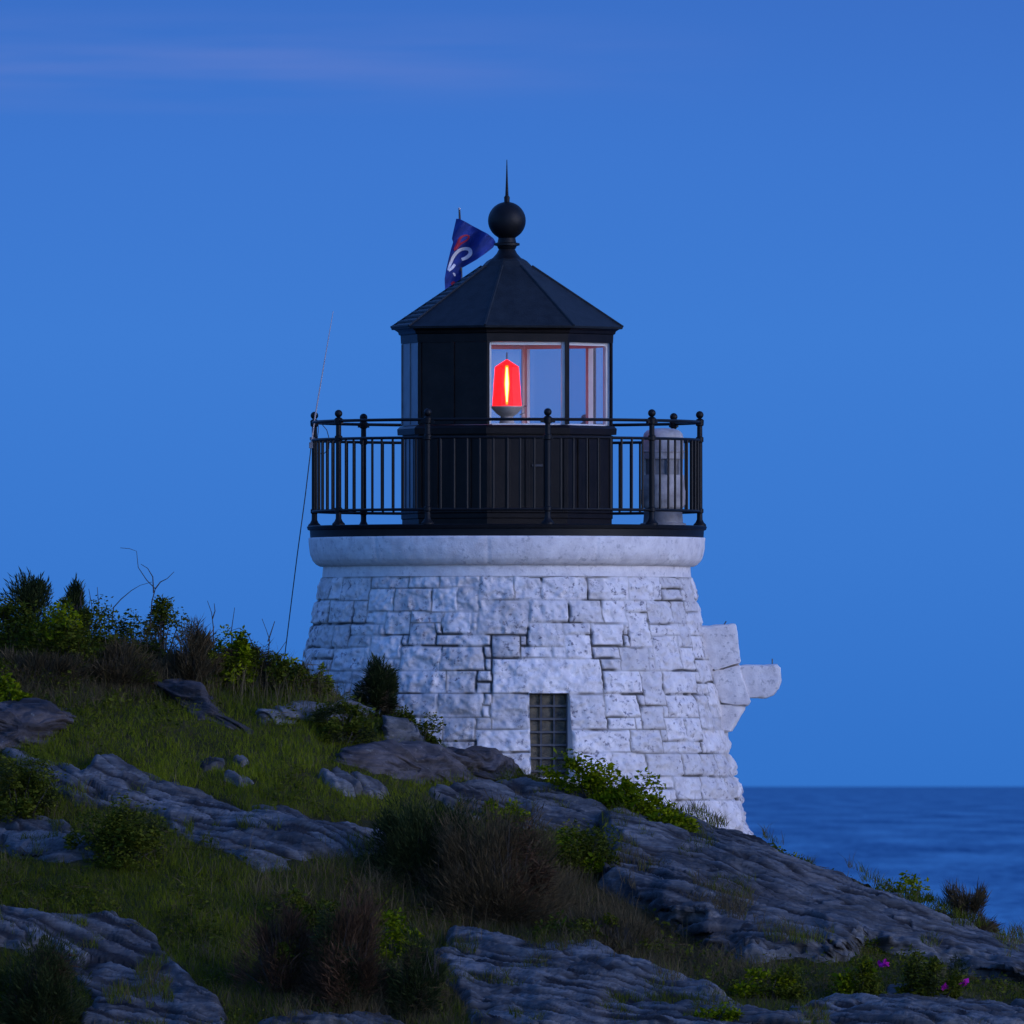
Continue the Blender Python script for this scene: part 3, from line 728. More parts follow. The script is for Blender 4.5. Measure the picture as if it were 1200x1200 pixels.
for k in (0, 1, 2, 3, 4):
    for u in (.012, .988):
        fo = MB(); fo.bar(onface(k, u, -.004, 499), onface(k, u, -.004, 402.6), .03, .03, up=pol(VA[k] + 22.5, 1, 0)); part2(fo, 'window_post', 'panel', lantern)
    wf, uf = (.030, .036) if k < 2 else (.06, .045)
    for u in (uf, 1 - uf):
        fi = MB(); fi.bar(onface(k, u, -.06, 499), onface(k, u, -.06, 402), .05, wf, up=pol(VA[k] + 22.5, 1, 0)); part2(fi, 'window_stile', 'white_frame', lantern)
    for Yh, w in ((404.5, .05 if k > 1 else .035), (499.5, .03)):
        fi = MB(); fi.bar(onface(k, .07, -.065, Yh), onface(k, .93, -.065, Yh), .045, w); part2(fi, 'window_rail', 'white_frame', lantern)
    g = MB(); g.add([onface(k, u, o, Y) for u in (.02, .98) for o in (-.022, -.014) for Y in (499.3, 402.8)], [(0, 1, 3, 2), (4, 6, 7, 5), (0, 4, 5, 1), (2, 3, 7, 6), (0, 2, 6, 4), (1, 5, 7, 3)][:0] + [(2, 3, 7, 6)])
    part2(g, 'window_pane', 'glass' if k < 2 else 'hazed', lantern)
# --- roof with slates, rolled hips, ball and spike
mb = MB(); octo(mb, [(RL + .02, Z(386.3)), (1.375, Z(386.3)), (1.385, Z(383.8)), (.30, Z(312)), (.24, Z(306)), (.19, Z(303))], hi=True)
roof = part(mb, 'roof', 'slate')
hp = MB()
for k in range(8): hp.tube([pol(VA[k], 1.385, Z(383.6)), pol(VA[k], .30, Z(311.8))], .016, 6)
part2(hp, 'roof_hip', 'slate', roof, smooth=True)
ct = MB()                                                 # slate courses standing a few millimetres proud on the weathered side
for k in (6, 5):
    for i in range(13):
        f0 = i / 13.0; r0 = 1.385 + (.30 - 1.385) * f0; z0 = Z(383.8) + (Z(312) - Z(383.8)) * f0
        f1 = (i + .55) / 13; r1 = 1.385 + (.30 - 1.385) * f1; z1 = Z(383.8) + (Z(312) - Z(383.8)) * f1
        a, b, c_, d_ = pol(VA[k] + 1, r0, z0 + .022), pol(VA[k] + 44, r0, z0 + .022), pol(VA[k] + 44, r1, z1 + .004), pol(VA[k] + 1, r1, z1 + .004)
        ct.add([a, b, c_, d_, a - Vector((0, 0, .02)), b - Vector((0, 0, .02))], [(0, 1, 2, 3), (0, 4, 5, 1)])
part2(ct, 'slate_course', 'slate', roof)
mb = MB(); mb.lathe([(.19, Z(308)), (.19, Z(303.5)), (.165, Z(302)), (.12, Z(297)), (.095, Z(292)), (.105, Z(291)), (.115, Z(288.5)), (.15, Z(287.5)), (.15, Z(285)), (.11, Z(284)), (.10, Z(279)), (.11, Z(277.5)), (.10, Z(275))], 32)
mb.ball((0, 0, Z(258.5)), .222, 36)
mb.lathe([(.04, Z(238)), (.032, Z(236)), (.034, Z(231)), (.02, Z(229)), (.013, Z(214)), (.004, Z(187))], 12)
part2(mb, 'ball_finial', 'iron', roof, smooth=True, ang=40)

# --- broken concrete bracket on the seaward side
mb = MB()
def pp(l): return [((x - 594) / 100.0, Z(y)) for x, y in l]
mb.prism(pp([(818, 735), (862, 731), (868, 777), (838, 786), (830, 782)]), -.26, .24)
br = part(mb, 'concrete_bracket', 'worn', rough=.012)
mb = MB(); mb.prism(pp([(832, 787), (867, 778.5), (872, 800), (879, 822), (876, 828), (845, 824), (838, 812)]), -.24, .22); part2(mb, 'bracket_block', 'worn', br, rough=.012)
mb = MB(); mb.prism(pp([(838, 824), (874, 827.5), (866, 842), (856, 858), (842, 857)]), -.20, .18); part2(mb, 'bracket_corbel', 'worn', br, rough=.012)
mb = MB(); mb.prism(pp([(866, 780)] + [(x_, y_) for x_, y_ in ((899, 779.5), (910, 779), (914.5, 783), (915, 797), (912.5, 807), (906, 814.5), (898, 818))] + [(868, 818)]), -.17, .15); part2(mb, 'bracket_arm', 'worn', br, rough=.010)
mb = MB(); mb.tube([((905 - 594) / 100, 0, Z(781)), ((905 - 594) / 100, 0, Z(772))], .008, 6); mb.tube([((848 - 594) / 100, 0, Z(733)), ((851 - 594) / 100, 0, Z(728))], .008, 6); part2(mb, 'anchor_bolt', 'steel', br)

# ------------------------------------------------------------------ things on the lighthouse
# beacon
bc = empty('beacon_lamp', (0, 0, Z(498)), 'glowing red beacon lamp with yellow core inside the lantern room', 'lamp')
def bpart(mb, name, m, **k): o = mb.build(name, M[m], None, **k); return adopt(o, bc)
mb = MB(); mb.lathe([(.185, Z(476)), (.15, Z(430)), (.01, Z(421.5))], 8, a0=rad(22.5), lo=True); lens = bpart(mb, 'lens', 'red_lens')
mb = MB()
for a in (0, 90, 180, 270):
    def s_(r0, t, Y): v = pol(a, r0 * cos(rad(22.5)) + .004, Z(Y)); return v + pol(a + 90, t, 0)
    mb.add([s_(.1835, .012, 474.5), s_(.1835, -.012, 474.5), s_(.1685, -.034, 450), s_(.153, -.018, 428.5), s_(.153, .018, 428.5), s_(.1685, .034, 450)], [(0, 1, 2, 5), (5, 2, 3, 4)])
o = mb.build('lamp_glow', M['lamp_glow'], None); adopt(o, bc)
mb = MB()
for a in (0, 90, 180, 270):
    def s_(r0, t, Y): v = pol(a, r0 * cos(rad(22.5)) + .008, Z(Y)); return v + pol(a + 90, t, 0)
    mb.add([s_(.182, .006, 471), s_(.182, -.006, 471), s_(.1685, -.018, 450), s_(.154, -.007, 431), s_(.154, .007, 431), s_(.1685, .018, 450)], [(0, 1, 2, 5), (5, 2, 3, 4)])
o = mb.build('lamp_core', M['lamp_core'], None); adopt(o, bc)
mb = MB(); mb.lathe([(.10, Z(498)), (.085, Z(494)), (.07, Z(491)), (.075, Z(488)), (.12, Z(485)), (.165, Z(480)), (.19, Z(477.5)), (.19, Z(475.8)), (.02, Z(475.8))], 24)
bpart(mb, 'lamp_base', 'horn', smooth=True)
mb = MB(); mb.tube([(0, 0, Z(422)), (0, 0, Z(413))], .008, 6); bpart(mb, 'lamp_spike', 'cable')
mb = MB(); mb.box((.215, 0, Z(476)), (.03, .05, .02)); mb.tube([(.2, 0, Z(476)), (.205, 0, Z(484)), (.15, 0, Z(486))], .008, 6); bpart(mb, 'latch', 'horn_dark')

# fog signal
fx, fy = 1.835, .55
fh = empty('fog_signal', (fx, fy, Z(616)), 'weathered white cylindrical fog signal standing on the gallery behind the railing', 'fog signal')
def fpart(mb, name, m, **k): o = mb.build(name, M[m], None, **k); return adopt(o, fh)
mb = MB(); mb.lathe([(.255, Z(572)), (.262, Z(575)), (.258, Z(590)), (.24, Z(594.5)), (.2, Z(595))][::-1] + [(.245, Z(556)), (.2, Z(555.5))], 40, (fx, fy)); fpart(mb, 'horn_body', 'horn', smooth=True)
mb = MB(); mb.lathe([(.215, Z(596)), (.215, Z(536))], 32, (fx, fy)); fpart(mb, 'horn_core', 'horn_dark', smooth=True)
mb = MB(); mb.lathe([(.2, Z(537.5)), (.245, Z(537)), (.243, Z(529.8)), (.25, Z(529.2)), (.25, Z(527.6)), (.243, Z(527)), (.238, Z(512)), (.225, Z(507)), (.19, Z(503.5)), (.12, Z(501.3)), (.02, Z(500.8))], 40, (fx, fy)); fpart(mb, 'horn_cap', 'horn', smooth=True)
mb = MB()
for k in range(8): mb.bar(Vector((fx, fy, 0)) + pol(45 * k + 15, .225, Z(556)), Vector((fx, fy, 0)) + pol(45 * k + 15, .225, Z(536)), .05, .03)
fpart(mb, 'horn_strut', 'horn')
mb = MB(); mb.lathe([(.27, Z(616.2)), (.27, Z(613)), (.235, Z(612)), (.225, Z(600)), (.235, Z(595.5)), (.2, Z(595.2))], 40, (fx, fy)); fpart(mb, 'horn_base', 'horn_dark', smooth=True)

# flag on a pole behind the lantern
py_ = 1.75
k_ = (DIST + py_) / DIST
def fp(X, Y, dy=0.0): return Vector(((X - 594) / 100 * k_, py_ + dy, Z(Y) * k_))
fl = empty('flag_on_pole', fp(541, 618), 'navy blue flag with red and white emblem hanging from a pole behind the roof', 'flag')
mb = MB(); mb.tube([fp(541.5, 612), fp(540.5, 330), fp(539, 262), fp(538.3, 246)], [.018, .016, .014, .011], 8); adopt(mb.build('flag_pole', M['cable'], None, smooth=True), fl)
mb = MB(); mb.ball(fp(538.2, 244.5), .016, 10); adopt(mb.build('pole_tip', M['whip'], None, smooth=True), fl)
# cloth: rows from the top edge to the foot of the flag, between its left and right outlines
LE = [(257, 534.5), (270, 531.5), (280, 529.5), (284, 531), (292, 528.5), (302, 526), (315, 523), (327, 521), (340, 521.5), (346, 522)]
RE = [(257, 539), (262, 549), (268, 560), (274, 571), (279, 578), (284, 581), (290, 578), (298, 568), (305, 558), (312, 545), (314, 541), (346, 540)]
fyv = np.linspace(256.5, 345, 70)
lx = np.interp(fyv, [a for a, b in LE], [b for a, b in LE]); rx_ = np.interp(fyv, [a for a, b in RE], [b for a, b in RE])
tt = np.linspace(0, 1, 50)
def fold(X, Y): return -.10 + .07 * np.sin((X - 520) * .20 + (Y - 256) * .07) + .03 * np.sin((X + Y) * .31)
FX = lx[None, :] + (rx_ - lx)[None, :] * tt[:, None]; FY = np.repeat(fyv[None], 50, 0)
V = np.stack([(FX - 594) / 100 * k_, py_ + fold(FX, FY), (921 - FY) / 100 * k_], -1).reshape(-1, 3)
cloth = link('flag_cloth', npmesh('flag_cloth', V, grid_quads(50, 70)), M['flag'], smooth=True)
adopt(cloth, fl)
def mark(pts, widths, m, nm):
    vs = []; fs = []
    P = [np.array(p, float) for p in pts]
    # smooth the stroke
    Q = []; Wd = []
    for i in range(len(P) - 1):
        p0, p1, p2, p3 = P[max(i - 1, 0)], P[i], P[i + 1], P[min(i + 2, len(P) - 1)]
        for s in np.linspace(0, 1, 8, endpoint=False):
            Q.append(.5 * (2 * p1 + (p2 - p0) * s + (2 * p0 - 5 * p1 + 4 * p2 - p3) * s * s + (3 * p1 - p0 - 3 * p2 + p3) * s ** 3)); Wd.append(widths[i] + (widths[i + 1] - widths[i]) * s)
    Q.append(P[-1]); Wd.append(widths[-1])
    for i, qv in enumerate(Q):
        t = Q[min(i + 1, len(Q) - 1)] - Q[max(i - 1, 0)]; t = t / (np.linalg.norm(t) + 1e-9); n = np.array([-t[1], t[0]])
        for s in (-1, 0, 1):
            e = qv + n * s * Wd[i] / 2; vs.append(((e[0] - 594) / 100 * k_, py_ + float(fold(e[0], e[1])) - .006, (921 - e[1]) / 100 * k_))
    for i in range(len(Q) - 1):
        for s in (0, 1): fs.append((3 * i + s, 3 * i + s + 1, 3 * i + s + 4, 3 * i + s + 3))
    me = bpy.data.meshes.new(nm); me.from_pydata(vs, [], fs); o = link(nm, me, M[m]); o.parent = cloth
    o.matrix_parent_inverse = (fl.matrix_basis @ cloth.matrix_parent_inverse).inverted()
mark([(541, 304), (546.5, 302), (551, 297.5), (550, 292.5), (544, 291.5), (537, 294.5), (531.5, 301), (527.5, 310), (525, 317)], [3.2, 4, 4.6, 4.2, 3.6, 3.4, 3.4, 3, 2], 'flag_white', 'flag_emblem')
mark([(533, 310), (530, 314), (526, 318)], [3, 3.4, 1.6], 'flag_white', 'flag_emblem')
mark([(531, 320), (532.5, 321.5), (533, 323.5)], [1.6, 2.4, 1.6], 'flag_white', 'flag_emblem')
mark([(532, 292.5), (536, 287), (539, 280), (543, 276.8), (547.5, 276), (549.5, 278), (547, 281.5), (543, 284), (539, 286.5), (535, 291), (532, 294)], [1.4, 3.8, 3.2, 2, 1.8, 1.8, 1.8, 1.8, 2.6, 3, 1], 'flag_red', 'flag_emblem')
mark([(529, 333.5), (531, 332), (533, 330.5)], [2.6, 4.4, 3], 'flag_red', 'flag_emblem')

# whip antenna and lead
an = empty('whip_antenna', ((366 - 594) / 100, -.1, Z(522)), 'thin leaning whip antenna clamped to the leftmost railing post', 'antenna')
def w0(X, Y, y=-.12): return Vector(((X - 594) / 100, y, Z(Y)))
mb = MB(); mb.tube([w0(364.5, 524), w0(369.5, 487), w0(380, 425), w0(390.5, 365)], [.011, .010, .007, .004], 6); adopt(mb.build('antenna_rod', M['whip'], None, smooth=True), an)
mb = MB(); mb.box(w0(364.8, 522, -.11), (.05, .06, .07)); mb.box(w0(366, 514, -.08), (.06, .05, .03)); adopt(mb.build('antenna_clamp', M['horn_dark'], None, bevel=.004), an)
mb = MB(); mb.tube([w0(367, 530), w0(373, 531.5), w0(380, 531.5), w0(385.5, 526), w0(386, 515), w0(383, 504), w0(377, 497), w0(373, 496), w0(373, 506), w0(372, 514)], .0055, 6); adopt(mb.build('antenna_cable', M['cable'], None, smooth=True), an)
mb = MB(); pts = [w0(364.6, 524), w0(358, 580), w0(348.5, 650), w0(340, 718), w0(333, 775), w0(331, 800)]
mb.tube(pts, .007, 6); gw = mb.build('stay_wire', M['cable'], None, smooth=True)
tag(gw, 'thin stay wire running from the left end of the railing down to the hilltop', 'wire')

# ------------------------------------------------------------------ vegetation
def quad_leaves(cen, size, asp, tint, flat=.0, up=.3, out=None):
    """diamond leaves with a fold, random orientation"""
    n = len(cen)
    d = RNG.normal(size=(n, 3)); d[:, 2] = np.abs(d[:, 2]) * up + d[:, 2] * (1 - up) * .6
    if out is not None: d = d * .45 + out
    d /= np.linalg.norm(d, axis=1)[:, None]
    r = RNG.normal(size=(n, 3)); s = np.cross(d, r); s /= np.linalg.norm(s, axis=1)[:, None] + 1e-9
    nn = np.cross(d, s)
    L_ = size * np.clip(RNG.lognormal(-.1, .38, n), .4, 2.2)[:, None]; W_ = L_ * asp
    V = np.stack([cen, cen + d * L_ * .5 + s * W_ * .5 + nn * L_ * .08, cen + d * L_, cen + d * L_ * .5 - s * W_ * .5 + nn * L_ * .08], 1).reshape(-1, 3)
    Q = np.arange(4 * n).reshape(n, 4)
    return V, Q, np.repeat(tint, 4)
def blades(base, h, w, lean, tint, bend=.5):
    n = len(base); a = RNG.uniform(0, 2 * pi, n); dx = np.stack([np.cos(a), np.sin(a), np.zeros(n)], 1)
    b = RNG.normal(0, .6, n); sd = np.stack([np.cos(b), np.sin(b), np.zeros(n)], 1) * w[:, None] * .5
    up = np.zeros((n, 3)); up[:, 2] = h
    mid = base + up * .55 + dx * (lean * h * .3)[:, None]; tip = base + up * .97 + dx * (lean * h)[:, None]
    V = np.stack([base - sd, base + sd, mid + sd * .8, mid - sd * .8, tip], 1).reshape(-1, 3)
    i = np.arange(n)[:, None] * 5
    return V, i + np.array([[0, 1, 2, 3]]), i + np.array([[3, 2, 4]]), np.repeat(tint, 5)
def blob_points(n, w, d, h, nclump, seed, shape='dome'):
    """points gathered in clumps through a lumpy crown"""
    r = np.random.default_rng(seed)
    c = r.normal(size=(nclump, 3)); c /= np.linalg.norm(c, axis=1)[:, None]; c *= r.uniform(.25, 1.0, nclump)[:, None] ** .6
    c[:, 2] = np.abs(c[:, 2]) if shape == 'dome' else c[:, 2]
    if shape == 'spire':
        c[:, 2] = r.uniform(0, 1, nclump); k = (1 - c[:, 2] * .8); c[:, 0] *= k; c[:, 1] *= k
    cr = r.uniform(.12, .42, nclump)
    i = r.integers(0, nclump, n)
    p = r.normal(size=(n, 3)); p /= np.linalg.norm(p, axis=1)[:, None]; p *= (r.uniform(0, 1, n) ** .4)[:, None] * cr[i][:, None]
    q = c[i] + p
    q[:, 2] = np.abs(q[:, 2])
    e = np.array([np.percentile(np.abs(q[:, 0]), 97), np.percentile(np.abs(q[:, 1]), 97), np.percentile(q[:, 2], 98)])
    q = q / e; c = c / e
    ct = r.uniform(-.25, .25, nclump)[i]
    return q * np.array([w / 2, d / 2, h]), ct, c * np.array([w / 2, d / 2, h])
KIND = {  # material, leaf size, aspect, leaves per square metre of picture
    'bright': ('leaf_bright', .050, .5, 6500), 'mid': ('leaf_mid', .040, .5, 8500), 'dark': ('leaf_dark', .065, .14, 14000), 'brown': ('leaf_brown', .10, .06, 13000), 'red': ('leaf_red', .09, .075, 13000)}
SHRUBS = []
def shrub(X, Yb, w, h, kind, label, name='shrub', cat='shrub', seed=None, shape='dome', slope=0.0, dens=1.0, extra=None, lean=0.0, lift=0.0):
    seed = seed or int(X * 7 + Yb)
    Yh = min(Yb, 1212.0)
    P, ok = hit([X], [Yh])
    if not ok[0]: P, ok = hit([X], [Yh + 8])
    p = P[0]; k = (DIST + p[1]) / F; W_, H_ = w * k * 1.03, h * k * 1.0
    # thing sits where its foot is; anything below the frame sinks by the same slope
    if Yb > Yh: p[2] -= (Yb - Yh) * k
    p[2] += lift
    o = empty(name, (p[0], p[1], p[2]), label, cat, 'shrubs on the headland' if cat == 'shrub' else None)
    m, ls, asp, dn = KIND[kind]
    n = int(dn * dens * max(W_, .25) * max(H_, .25) * 1.25) + 60
    D_ = min(max(W_, .3), max(H_ * 1.6, .35)) * .8
    q, ct, cl = blob_points(n, W_ * .92, D_, H_, max(15, int(W_ * H_ * 44)), seed, shape)
    q[:, 2] += q[:, 0] * slope; cl[:, 2] += cl[:, 0] * slope; q[:, 0] += q[:, 2] * lean
    tint = np.clip(.45 + ct + RNG.normal(0, .16, n), 0, 1)
    out = None
    if kind in ('dark', 'brown', 'red'):                     # needles and twigs point up and away from the foot
        out = q / np.array([W_ / 2, D_ / 2, H_]); out = out / (np.linalg.norm(out, axis=1)[:, None] + .05) + np.array([0, 0, .12 if kind == 'dark' else .28])
    V, Q, T = quad_leaves(q - np.array([0, 0, .02]), ls, asp, tint, out=out)
    f = link('foliage', npmesh('foliage', V, Q, None, {'tint': T}), M[m]); f.parent = o
    if extra:
        m2, ls2, asp2, dn2 = KIND[extra]; n2 = n // 3
        q2, ct2, _ = blob_points(n2, W_ * .8, D_ * .8, H_ * .9, 5, seed + 5, shape); q2[:, 2] += q2[:, 0] * slope
        V, Q, T = quad_leaves(q2, ls2, asp2, np.clip(.5 + ct2 + RNG.normal(0, .15, n2), 0, 1))
        f = link('mixed_foliage', npmesh('mixed_foliage', V, Q, None, {'tint': T}), M[m2]); f.parent = o
    st = MB(); r = random.Random(seed)
    for c in cl[:min(len(cl), 16)]:
        b0 = Vector((c[0] * .25, c[1] * .25, -.08 + c[0] * .25 * slope)); e = Vector(c) * 1.05; md = b0.lerp(e, .5) + Vector((r.uniform(-.04, .04), r.uniform(-.04, .04), .03))
        st.tube([b0, md, e], [.011, .008, .003], 5)
    if kind in ('brown', 'red', 'dark'):
        for _ in range(int(10 + W_ * 26)):
            a = r.uniform(0, 2 * pi); rr = r.uniform(0, .5); b0 = Vector((cos(a) * rr * W_ * .8, sin(a) * rr * D_ * .6, H_ * r.uniform(.3, .6) + cos(a) * rr * W_ * .8 * slope))
            st.tube([b0, b0 + Vector((r.uniform(-.07, .07), r.uniform(-.05, .05), H_ * r.uniform(.2, .5)))], [.004, .0015], 4)
    s = st.build('stem', M['bark'], None); s.parent = o
    SHRUBS.append((X, Yb, w, h)); return o

# hilltop
shrub(38, 752, 66, 70, 'dark', 'taller dark evergreen shrub on the skyline at the far left', 'evergreen_shrub', shape='spire', dens=1.2)
shrub(88, 748, 34, 60, 'dark', 'small dark evergreen spike right of the tallest hilltop evergreen', 'evergreen_shrub', shape='spire', dens=1.3)
shrub(5, 765, 90, 62, 'mid', 'green bush cut by the left edge below the hilltop evergreens')
shrub(85, 782, 120, 74, 'mid', 'wide olive green bush below the hilltop evergreens', extra='bright')
shrub(150, 785, 80, 58, 'mid', 'grey green bush on the hilltop under the bare curving twigs', extra='brown')
shrub(190, 768, 62, 66, 'mid', 'leafy young sapling standing against the sky right of bare curving twigs', 'sapling', 'sapling', shape='spire', dens=.55)
shrub(222, 803, 66, 62, 'brown', 'dense brown shrub on the hilltop right of the leafy sapling', dens=1.3)
shrub(276, 800, 66, 58, 'bright', 'bright green bush on the skyline right of the dense brown shrub')
shrub(375, 808, 26, 28, 'bright', 'tiny leafy sprig at the left foot of the tower', 'sprig', 'plant')
shrub(12, 832, 44, 42, 'bright', 'yellow green bush at the left edge above the flat-topped boulder')
shrub(345, 814, 74, 36, 'mid', 'low mixed scrub left of the tower foot', dens=1, extra='brown')
shrub(300, 802, 80, 44, 'mid', 'leafy scrub on the skyline around the foot of the stay wire', extra='brown')
shrub(336, 806, 50, 34, 'bright', 'small yellow green bush between the stay wire and the tower', dens=.8)
shrub(250, 800, 70, 44, 'mid', 'olive scrub between the dense brown shrub and the bright green bush', extra='brown')
shrub(130, 800, 120, 40, 'brown', 'dry grey brown scrub under the hilltop bushes at left', dens=.7, extra='mid')
shrub(40, 806, 110, 36, 'brown', 'dry brown scrub above the flat-topped boulder', dens=.6, extra='mid')
shrub(722, 1116, 130, 44, 'brown', 'thin grey brown scrub below the left end of the great rock slab', dens=.4, slope=-.25, extra='mid')
# before the tower
shrub(441, 838, 42, 58, 'dark', 'upright dark evergreen bush in front of the left tower wall', 'evergreen_shrub', extra='brown', dens=2.4)
shrub(400, 870, 92, 46, 'mid', 'dark green bush left of the small grey rock', extra='dark')
shrub(490, 868, 66, 34, 'mid', 'low green bush right of the upright evergreen at the tower wall', slope=-.4)
shrub(700, 955, 116, 48, 'bright', 'bright leafy shrub at the tower foot just right of the window', slope=-.38, dens=1.3, lift=.12)
shrub(775, 983, 96, 48, 'bright', 'bright leafy shrub at the tower foot, lower and right of its twin', slope=-.38, dens=1.3, lift=.12)
# middle of the slope
shrub(500, 1045, 124, 96, 'dark', 'large dark juniper bush in the middle of the slope', 'juniper_bush', dens=1.25)
shrub(575, 1078, 160, 116, 'brown', 'large dry brown bush right of the dark juniper', dens=.9, extra='red')
shrub(590, 965, 60, 26, 'bright', 'small bright green clump above the dry brown bush', dens=.8)
shrub(682, 1022, 94, 52, 'mid', 'olive green bush on the slope below the rock shelf', extra='bright')
shrub(655, 1108, 80, 28, 'mid', 'low yellow green plant above the bottom centre rock ledge', extra='bright')
shrub(138, 1014, 112, 68, 'mid', 'fern-like green bush between the two left rock ledges', extra='dark')
shrub(22, 962, 96, 72, 'mid', 'dark green bush at the left edge above the small rock slab', extra='dark')
shrub(330, 1162, 84, 84, 'red', 'dark red brown bush left of centre near the bottom', dens=1.0, extra='mid')
shrub(408, 1178, 100, 112, 'red', 'tall red brown bush beside the bright leafy plant at lower centre', dens=1.1, extra='dark')
shrub(462, 1122, 66, 52, 'bright', 'bright leafy plant right of the tall red brown bush', dens=.8)
shrub(492, 1186, 62, 80, 'dark', 'dark bush left of the bottom centre rock ledge', extra='brown')
shrub(360, 1090, 90, 44, 'mid', 'green bush in the long grass below the left ledge', extra='brown')
shrub(52, 1222, 104, 112, 'dark', 'dark bush in the bottom left corner in front of the rock slab', extra='red')
shrub(14, 1200, 56, 62, 'mid', 'green bush at the bottom left edge beside the dark bush', extra='bright')
# right side
r1 = shrub(1008, 1172, 62, 48, 'mid', 'rose bush with one magenta bloom on the rock at right', 'rose_bush', extra='bright')
r2 = shrub(1096, 1172, 84, 54, 'mid', 'rose bush with two magenta blooms near the bottom right', 'rose_bush', extra='dark')
shrub(1133, 1092, 62, 46, 'brown', 'dark brown dry tuft on the skyline at the far right', dens=1.6)
shrub(1062, 1056, 62, 32, 'bright', 'yellow green weeds on the right skyline against the sea', 'weed', 'weed', dens=.35)
shrub(925, 1024, 78, 26, 'mid', 'low weeds on the rock rim right of the tower foot', 'weed', 'weed', dens=.6, slope=-.4, extra='bright')
shrub(972, 1044, 52, 20, 'mid', 'small green cushion plant on the rim of the great rock slab', 'weed', 'weed', dens=.9, slope=-.3)
shrub(858, 1000, 66, 20, 'mid', 'low green plants at the right foot of the tower', 'weed', 'weed', dens=.8, slope=-.4)
shrub(1012, 1118, 44, 20, 'mid', 'small green tuft in a hollow of the great rock slab', 'weed', 'weed', dens=.9)
shrub(902, 1168, 90, 34, 'mid', 'green plants below the overhang of the great rock slab', 'weed', 'weed', dens=.9, extra='bright')
shrub(838, 1204, 60, 26, 'bright', 'small leafy plant at the bottom edge right of centre', 'weed', 'weed', dens=.8)
def bloom(o, X, Y, m, label=None, s=.04):
    p = o.location; k = (DIST + p.y) / F
    c = np.array([[ (CX + (X - 600) * k) - p.x, -.22, (921 - Y) * k - p.z]]) + RNG.normal(0, .012, (26, 3))
    V, Q, T = quad_leaves(c, s, .8, RNG.uniform(0, 1, 26)); f = link('flower', npmesh('flower', V, Q, None, {'tint': T}), M[m]); f.parent = o
bloom(r1, 1036, 1130, 'petal', s=.06); bloom(r2, 1129, 1152, 'petal', s=.05); bloom(r2, 1106, 1157, 'petal', s=.04)

# bare twigs against the sky
def twig(paths, label, y=-3.4):
    m = MB()
    x0, y0 = paths[0][0]
    for pth in paths:
        n = len(pth); m.tube([px2w(a, b, y) for a, b in pth], [max(.003, .0085 * (1 - i / n)) for i in range(n)], 5)
    b = px2w(x0, y0, y); o = m.build('bare_twig', M['bark'], None); tag(o, label, 'twig', 'bare twigs on the hilltop')
twig([[(176, 735), (178, 705), (182, 690), (172, 680), (162, 665), (160, 646), (152, 643), (141, 642)], [(180, 695), (179, 676), (173, 666), (165, 661)], [(182, 690), (188, 682), (196, 678), (204, 670)],
      [(131, 735), (133, 712), (142, 702), (154, 692), (164, 686), (178, 682)]], 'long curving bare twigs looping against the sky at left')
twig([[(250, 770), (250, 735), (248, 718), (243, 704)], [(249, 725), (252, 716), (251, 707)], [(246, 765), (236, 745), (228, 730), (212, 722)]], 'short forked bare twig left of the bright hilltop bush')
twig([[(272, 775), (271, 740), (275, 712)], [(300, 790), (298, 760), (290, 742), (280, 736), (268, 740)]], 'thin bare twig arching over the bright hilltop bush')
twig([[(318, 800), (314, 770), (316, 750), (312, 738), (307, 725)], [(314, 752), (322, 728)], [(330, 800), (324, 768), (335, 752)]], 'bare twig standing just left of the stay wire')
twig([[(104, 745), (108, 712), (104, 690)], [(118, 750), (116, 715), (114, 688)], [(98, 740), (94, 700), (100, 683)]], 'fine bare shoots right of the evergreen spike')

# grass: blades drawn where the photo shows it, never on bare rock
NB = 330000
X = RNG.uniform(-40, 1240, NB); Y = RNG.uniform(735, 1225, NB)
top = np.interp(X, [a for a, b in SK], [b for a, b in SK]); keep = Y > top + 1; ONROCK = np.zeros(NB)
for poly, mg in ROCKPOLYS:
    xs_ = [a for a, b in poly]; ys_ = [b for a, b in poly]
    box = (X > min(xs_) - 8) & (X < max(xs_) + 8) & (Y > min(ys_) - 8) & (Y < max(ys_) + 8) & keep
    dd = polydist(X[box], Y[box], poly) + 4 * fbm(X[box] * .06, Y[box] * .06, o=2, s=3)
    tuft = (fbm(X[box] * .022, Y[box] * .05, o=3, s=31) > .52) & (RNG.uniform(0, 1, dd.shape) < .8)
    rim = (Y[box] < top[box] + 16 + 14 * vn(X[box] * .03, 0 * X[box], 0, 8)) & (vn(X[box] * .025, 0 * X[box], 0, 12) > -.6)
    tuft = (tuft | rim) & (mg > 0)
    ONROCK[np.flatnonzero(box)[(dd >= -1) & tuft]] = mg + .01
    keep[box] &= (dd + 7 * vn(X[box] * .13, Y[box] * .13, 0, 19) < (2 if mg > 0 else 13)) | tuft
X, Y = X[keep], Y[keep]; ONROCK = ONROCK[keep]
P, ok = hit(X, np.minimum(Y, 1215), True); X, Y, P, ONROCK = X[ok], Y[ok], P[ok], ONROCK[ok]
P[:, 2] += np.where(ONROCK > 0, ONROCK, -.015)
def zone(cx, cy, rx, ry): return np.exp(-((X - cx) / rx) ** 2 - ((Y - cy) / ry) ** 2)
dry = .9 * zone(90, 800, 150, 34) + 1.1 * zone(620, 1060, 150, 45) + 1.2 * zone(790, 1110, 130, 36) + .9 * zone(420, 1180, 120, 34) + .7 * zone(250, 790, 160, 20) + .5 * zone(380, 1050, 110, 30) + .5 * zone(900, 1150, 120, 20)
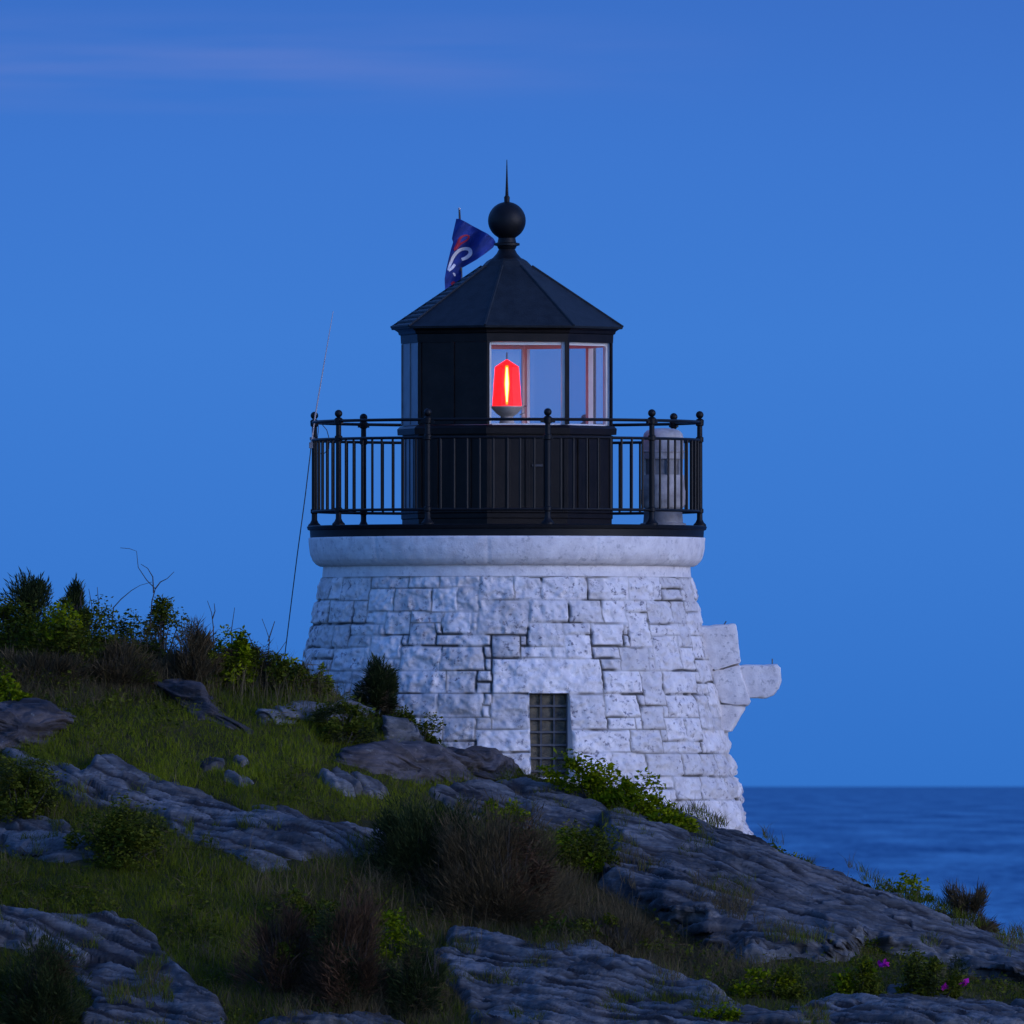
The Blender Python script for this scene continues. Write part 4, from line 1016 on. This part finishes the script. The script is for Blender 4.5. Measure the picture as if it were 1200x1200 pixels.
lawn = 1.0 * zone(250, 890, 240, 50) + .7 * zone(150, 850, 130, 25) + .7 * zone(460, 935, 90, 26) + .5 * zone(220, 1060, 130, 60) + .5 * zone(930, 1140, 90, 20)
nz_ = fbm(X * .02, Y * .05, o=3, s=44)
isdry = RNG.uniform(0, 1, len(X)) < np.clip(.18 + dry - .55 * lawn + .25 * nz_, .02, .96)
hgt = (.06 + .13 * RNG.uniform(0, 1, len(X)) ** 2.2) * (1 + .55 * np.clip(dry, 0, 1) - .35 * np.clip(lawn, 0, 1)) * (1 + .25 * nz_) * np.where(isdry, 1.25, 1)
hgt *= np.where(X > 690, np.where(ONROCK > 0, .85, .65), 1.0)
tint = np.clip(.30 + .42 * np.clip(lawn, 0, 1) + .22 * nz_ + RNG.normal(0, .15, len(X)), 0, 1)
for sel, nm, mm, lb in ((~isdry, 'grass', 'grass', 'green grass covering the slope between the rocks'), (isdry, 'dry_grass', 'dry', 'dry brown grass mixed through the slope')):
    b = P[sel]; n = len(b)
    V, Q, T, A = blades(b, hgt[sel], RNG.uniform(.0035, .008, n), RNG.uniform(.1, 1.1, n), tint[sel])
    o = link(nm, npmesh(nm, V, Q, T, {'tint': A}), M[mm]); tag(o, lb, 'grass', None, 'stuff')
# low leafy ground cover creeping through the grass
sel = (fbm(X * .018, Y * .045, o=4, s=61) - .5 * np.clip(lawn, 0, 1) > .02) & (RNG.uniform(0, 1, len(X)) < .42) & (ONROCK == 0)
b = P[sel]; n = len(b); b = b + np.stack([RNG.normal(0, .03, n), RNG.normal(0, .03, n), RNG.uniform(.0, .13, n)], 1)
for lo_, hi_, nm, mm, lb in ((0, .66, 'ground_cover', 'leaf_mid', 'low green leafy plants creeping through the grass'), (.66, 1, 'dry_ground_cover', 'leaf_brown', 'low dead brown stems tangled in the grass')):
    i0, i1 = int(n * lo_), int(n * hi_)
    pm = np.random.default_rng(3).permutation(n)[i0:i1]
    V, Q, T = quad_leaves(b[pm], .045 if lo_ == 0 else .11, .45 if lo_ == 0 else .05, np.clip(.4 + .3 * fbm(X[sel][pm] * .03, Y[sel][pm] * .06, o=2, s=5) + RNG.normal(0, .18, len(pm)), 0, 1))
    o = link(nm, npmesh(nm, V, Q, None, {'tint': T}), M[mm]); tag(o, lb, 'ground cover', None, 'stuff')
# tall seed stalks
n = 700; sx = RNG.uniform(0, 1200, n); sy = np.interp(sx, [a for a, b in SK], [b for a, b in SK]) + RNG.uniform(1, 60, n) ** 1.0
mid_ = RNG.uniform(0, 1, n) < .4; sx = np.where(mid_, RNG.normal(560, 150, n), np.where(sx > 420, sx * .33, sx)); sy = np.where(mid_, RNG.normal(1070, 35, n), np.interp(sx, [a for a, b in SK], [b for a, b in SK]) + RNG.uniform(2, 50, n))
P2, ok = hit(sx, sy, True); P2 = P2[ok]; n = len(P2)
V, Q, T, A = blades(P2, RNG.uniform(.22, .48, n), np.full(n, .006), RNG.uniform(.05, .5, n), RNG.uniform(.3, 1, n))
o = link('tall_grass_stalk', npmesh('tall_grass_stalk', V, Q, T, {'tint': A}), M['dry']); tag(o, 'tall dry stalks rising from the grass', 'grass', None, 'stuff')
